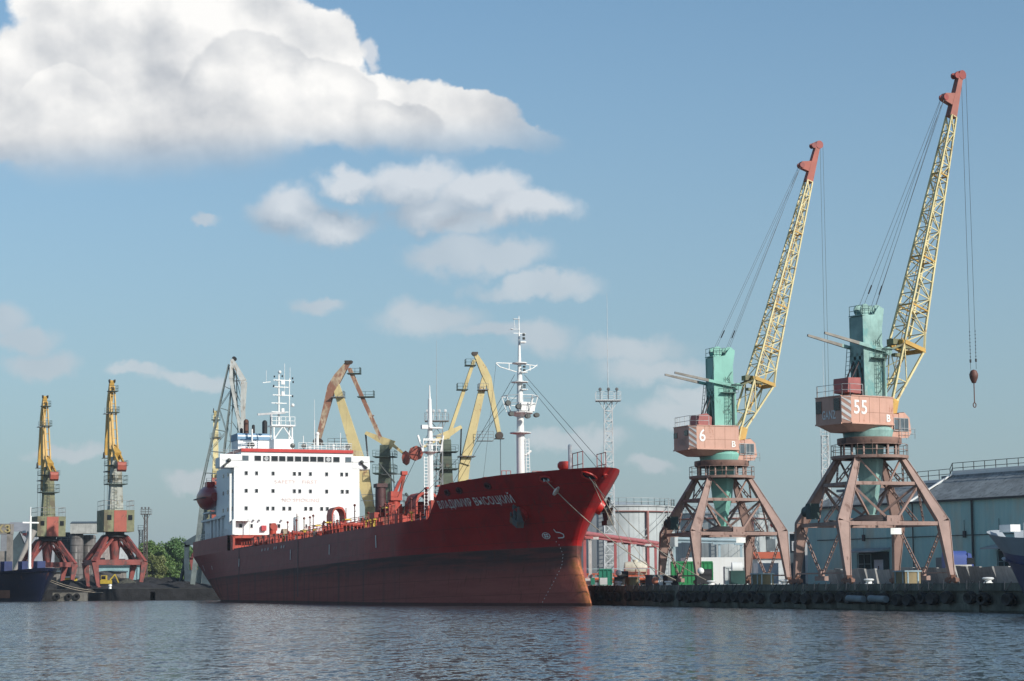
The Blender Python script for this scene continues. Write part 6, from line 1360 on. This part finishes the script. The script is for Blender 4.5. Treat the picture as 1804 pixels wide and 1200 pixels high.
# hopper structure by the tanker stern
T = thing('loading_hopper', 'dark blue grey loading portal with white pipe leg at the tanker stern', 'hopper', ground(348, 425))
q = MB(); q.bar((-2.2, 0, .3), (-2.2, 0, 8.6), .9, .9); q.bar((-2.6, 0, 8.6), (2.4, 0, 11.5), .9, 1.2); q.bar((2.4, 0, 11.5), (5.5, 0, 8.5), .8, .9); q.box((1.3, 0, 8.9), (7.2, 2, .6)); q.bar((-3.8, 1, .3), (-2.2, 0, 7), .5); q.box((.2, 0, 2.0), (5.2, 2.6, 3.2)); q.build('frame', mat('hopper_blue_grey', (.05, .075, .09), .6, var=.3), T, smooth=False)
q = MB(); q.box((1.5, -.4, 7.5), (4.0, 2.2, 1.2)); q.build('operator_room', ORSH, T, smooth=False)
q = MB(); q.tube((3.5, -.5, 8.0), (5.6, -.5, 4.6), .42, n=10); q.tube((5.6, -.5, 4.6), (5.9, -.5, 1.6), .42, n=10); q.tube((5.9, -.5, 1.6), (7.2, -.5, .3), .3, n=10); q.build('pipe', LGREY, T)
q = MB(); q.truss((-.5, 0, 3.6), (-.5, 0, 7), (1.2, 0, 3.6), (1.2, 0, 7), 4, .15); q.truss((2, 0, 3.6), (2.6, 0, 7), (3.4, 0, 3.6), (3.2, 0, 7), 4, .15); q.build('lattice', mat('rust_lattice', (.22, .15, .12), .7), T)
T = thing('floating_pontoon', 'grey pontoon with tyres against the quay right of the navy ship', 'pontoon', (at(126, 1050, 389).x, 388, 0)); q = MB(); q.box((0, 0, .75), (5.6, 4, 1.5)); q.build('deck_box', mat('pontoon_grey', (.16, .15, .13), .8, var=.4), T, smooth=False)
q = MB()
for x in (-2, .2, 1.6): q.lathe([(.25, -.2), (.6, -.2), (.6, .2), (.25, .2), (.25, -.2)], (x, -2.15, .8), 14, 'y')
q.build('tyre', BLACK, T)
rope(at(80, 1018, 378), at(178, 1041, 394), .5, 'upper mooring rope from the navy ship bow to the coal quay', .05)
rope(at(74, 1018, 377), at(196, 1043, 394), .9, 'lower mooring rope from the navy ship bow to the coal quay', .05)
T = thing('bollard', 'white bollard on the black coal quay', 'bollard', (at(192, 1040, 394.2).x, 395.2, QZ)); q = MB(); q.lathe([(.3, 0), (.22, .4), (.36, .5), (.3, .8), (.01, .85)], n=12); q.build('bollard_head', WHITE, T)

# ------------------------------------------------------------------ trees
def leafm(name, c1, c2):
    m = bpy.data.materials.new(name); m.use_nodes = True; t = m.node_tree; b = t.nodes['Principled BSDF']; q = NG(t)
    oi = q.n('ShaderNodeNewGeometry'); c = q.mix(oi.outputs['Random Per Island'], c1, c2); q.put(b.inputs['Base Color'], c); b.inputs['Roughness'].default_value = .6
    b.inputs['Transmission Weight'].default_value = 0; return m
LG = leafm('fresh_leaves', (.075, .145, .035), (.16, .25, .075)); LD = leafm('dark_leaves', (.050, .115, .035), (.11, .20, .06)); LY = leafm('yellow_green_leaves', (.11, .135, .04), (.18, .20, .07))
def tree(px, Y, wpx, ytop, m, label, sd):
    rng = np.random.RandomState(sd); k = Y / FPX; H = at(px, ytop, Y).z - QZ; W = wpx * k / 2
    T = thing('tree', label, 'tree', ground(px, Y), 0, 'trees beyond the coal quay')
    q = MB(); q.tube((0, 0, 0), (.2, 0, H * .5), W * .09, W * .05, 8)
    cl = []
    for i in range(46):
        a = rng.uniform(0, 2 * math.pi); u = rng.uniform(0, 1) ** .5; z = rng.uniform(.12, .93); env = math.sin(math.pi * (z * .85 + .10)) ** .6
        c = Vector((W * .8 * u * env * math.cos(a), W * .7 * u * env * math.sin(a), H * z)); cl.append((c, W * rng.uniform(.2, .38)))
        if i % 2 == 0: q.tube((.1, 0, H * z * .5), c, W * .03, W * .01, 5)
    q.build('trunk', mat('bark', (.09, .07, .05), .9), T)
    vs = []; fs = []
    for c, r in cl:
        n = 260
        d = rng.normal(size=(n, 3)); d /= np.linalg.norm(d, axis=1)[:, None]; rr = r * rng.uniform(.45, 1.1, n) ** .7
        for i in range(n):
            p = Vector(c) + Vector(d[i] * rr[i]) ; s_ = rng.uniform(.13, .30); a = Vector(rng.normal(size=3)).normalized(); b = a.cross(Vector(rng.normal(size=3))).normalized(); a = a * s_; b = b * s_
            j = len(vs); vs += [p - a, p + b * .7, p + a, p - b * .7]; fs.append((j, j + 1, j + 2, j + 3))
    me = bpy.data.meshes.new('crown'); me.from_pydata([tuple(v) for v in vs], [], fs); me.materials.append(m); o = bpy.data.objects.new('crown', me); COL.objects.link(o); o.parent = T
for i, a in enumerate(((265, 545, 52, 951, LG, 'fresh green tree right behind the lamp towers'), (312, 540, 62, 948, LD, 'tall dark green bushy tree nearest the tanker stern'), (290, 560, 52, 956, LG, 'mid green tree between two taller ones'), (272, 535, 50, 978, LY, 'low yellowish green tree in front of the row'), (337, 550, 40, 962, LD, 'dark green tree half hidden by the tanker hull'), (302, 538, 46, 978, LG, 'low bright green tree in the middle of the row'), (250, 550, 36, 966, LY, 'thin yellowish tree at the left end of the row'))):
    tree(*a, i + 20)

# ------------------------------------------------------------------ haze
hz_m = bpy.data.materials.new('haze'); hz_m.use_nodes = True; t = hz_m.node_tree; t.nodes.clear()
pv = t.nodes.new('ShaderNodeVolumePrincipled'); pv.inputs['Color'].default_value = (.80, .88, .95, 1); pv.inputs['Density'].default_value = .00011; pv.inputs['Anisotropy'].default_value = .2
ou = t.nodes.new('ShaderNodeOutputMaterial'); t.links.new(pv.outputs[0], ou.inputs['Volume'])
hb_ = MB().box((0, 1150, 30), (7000, 3400, 74)).build('haze', hz_m, smooth=False, kind='stuff')
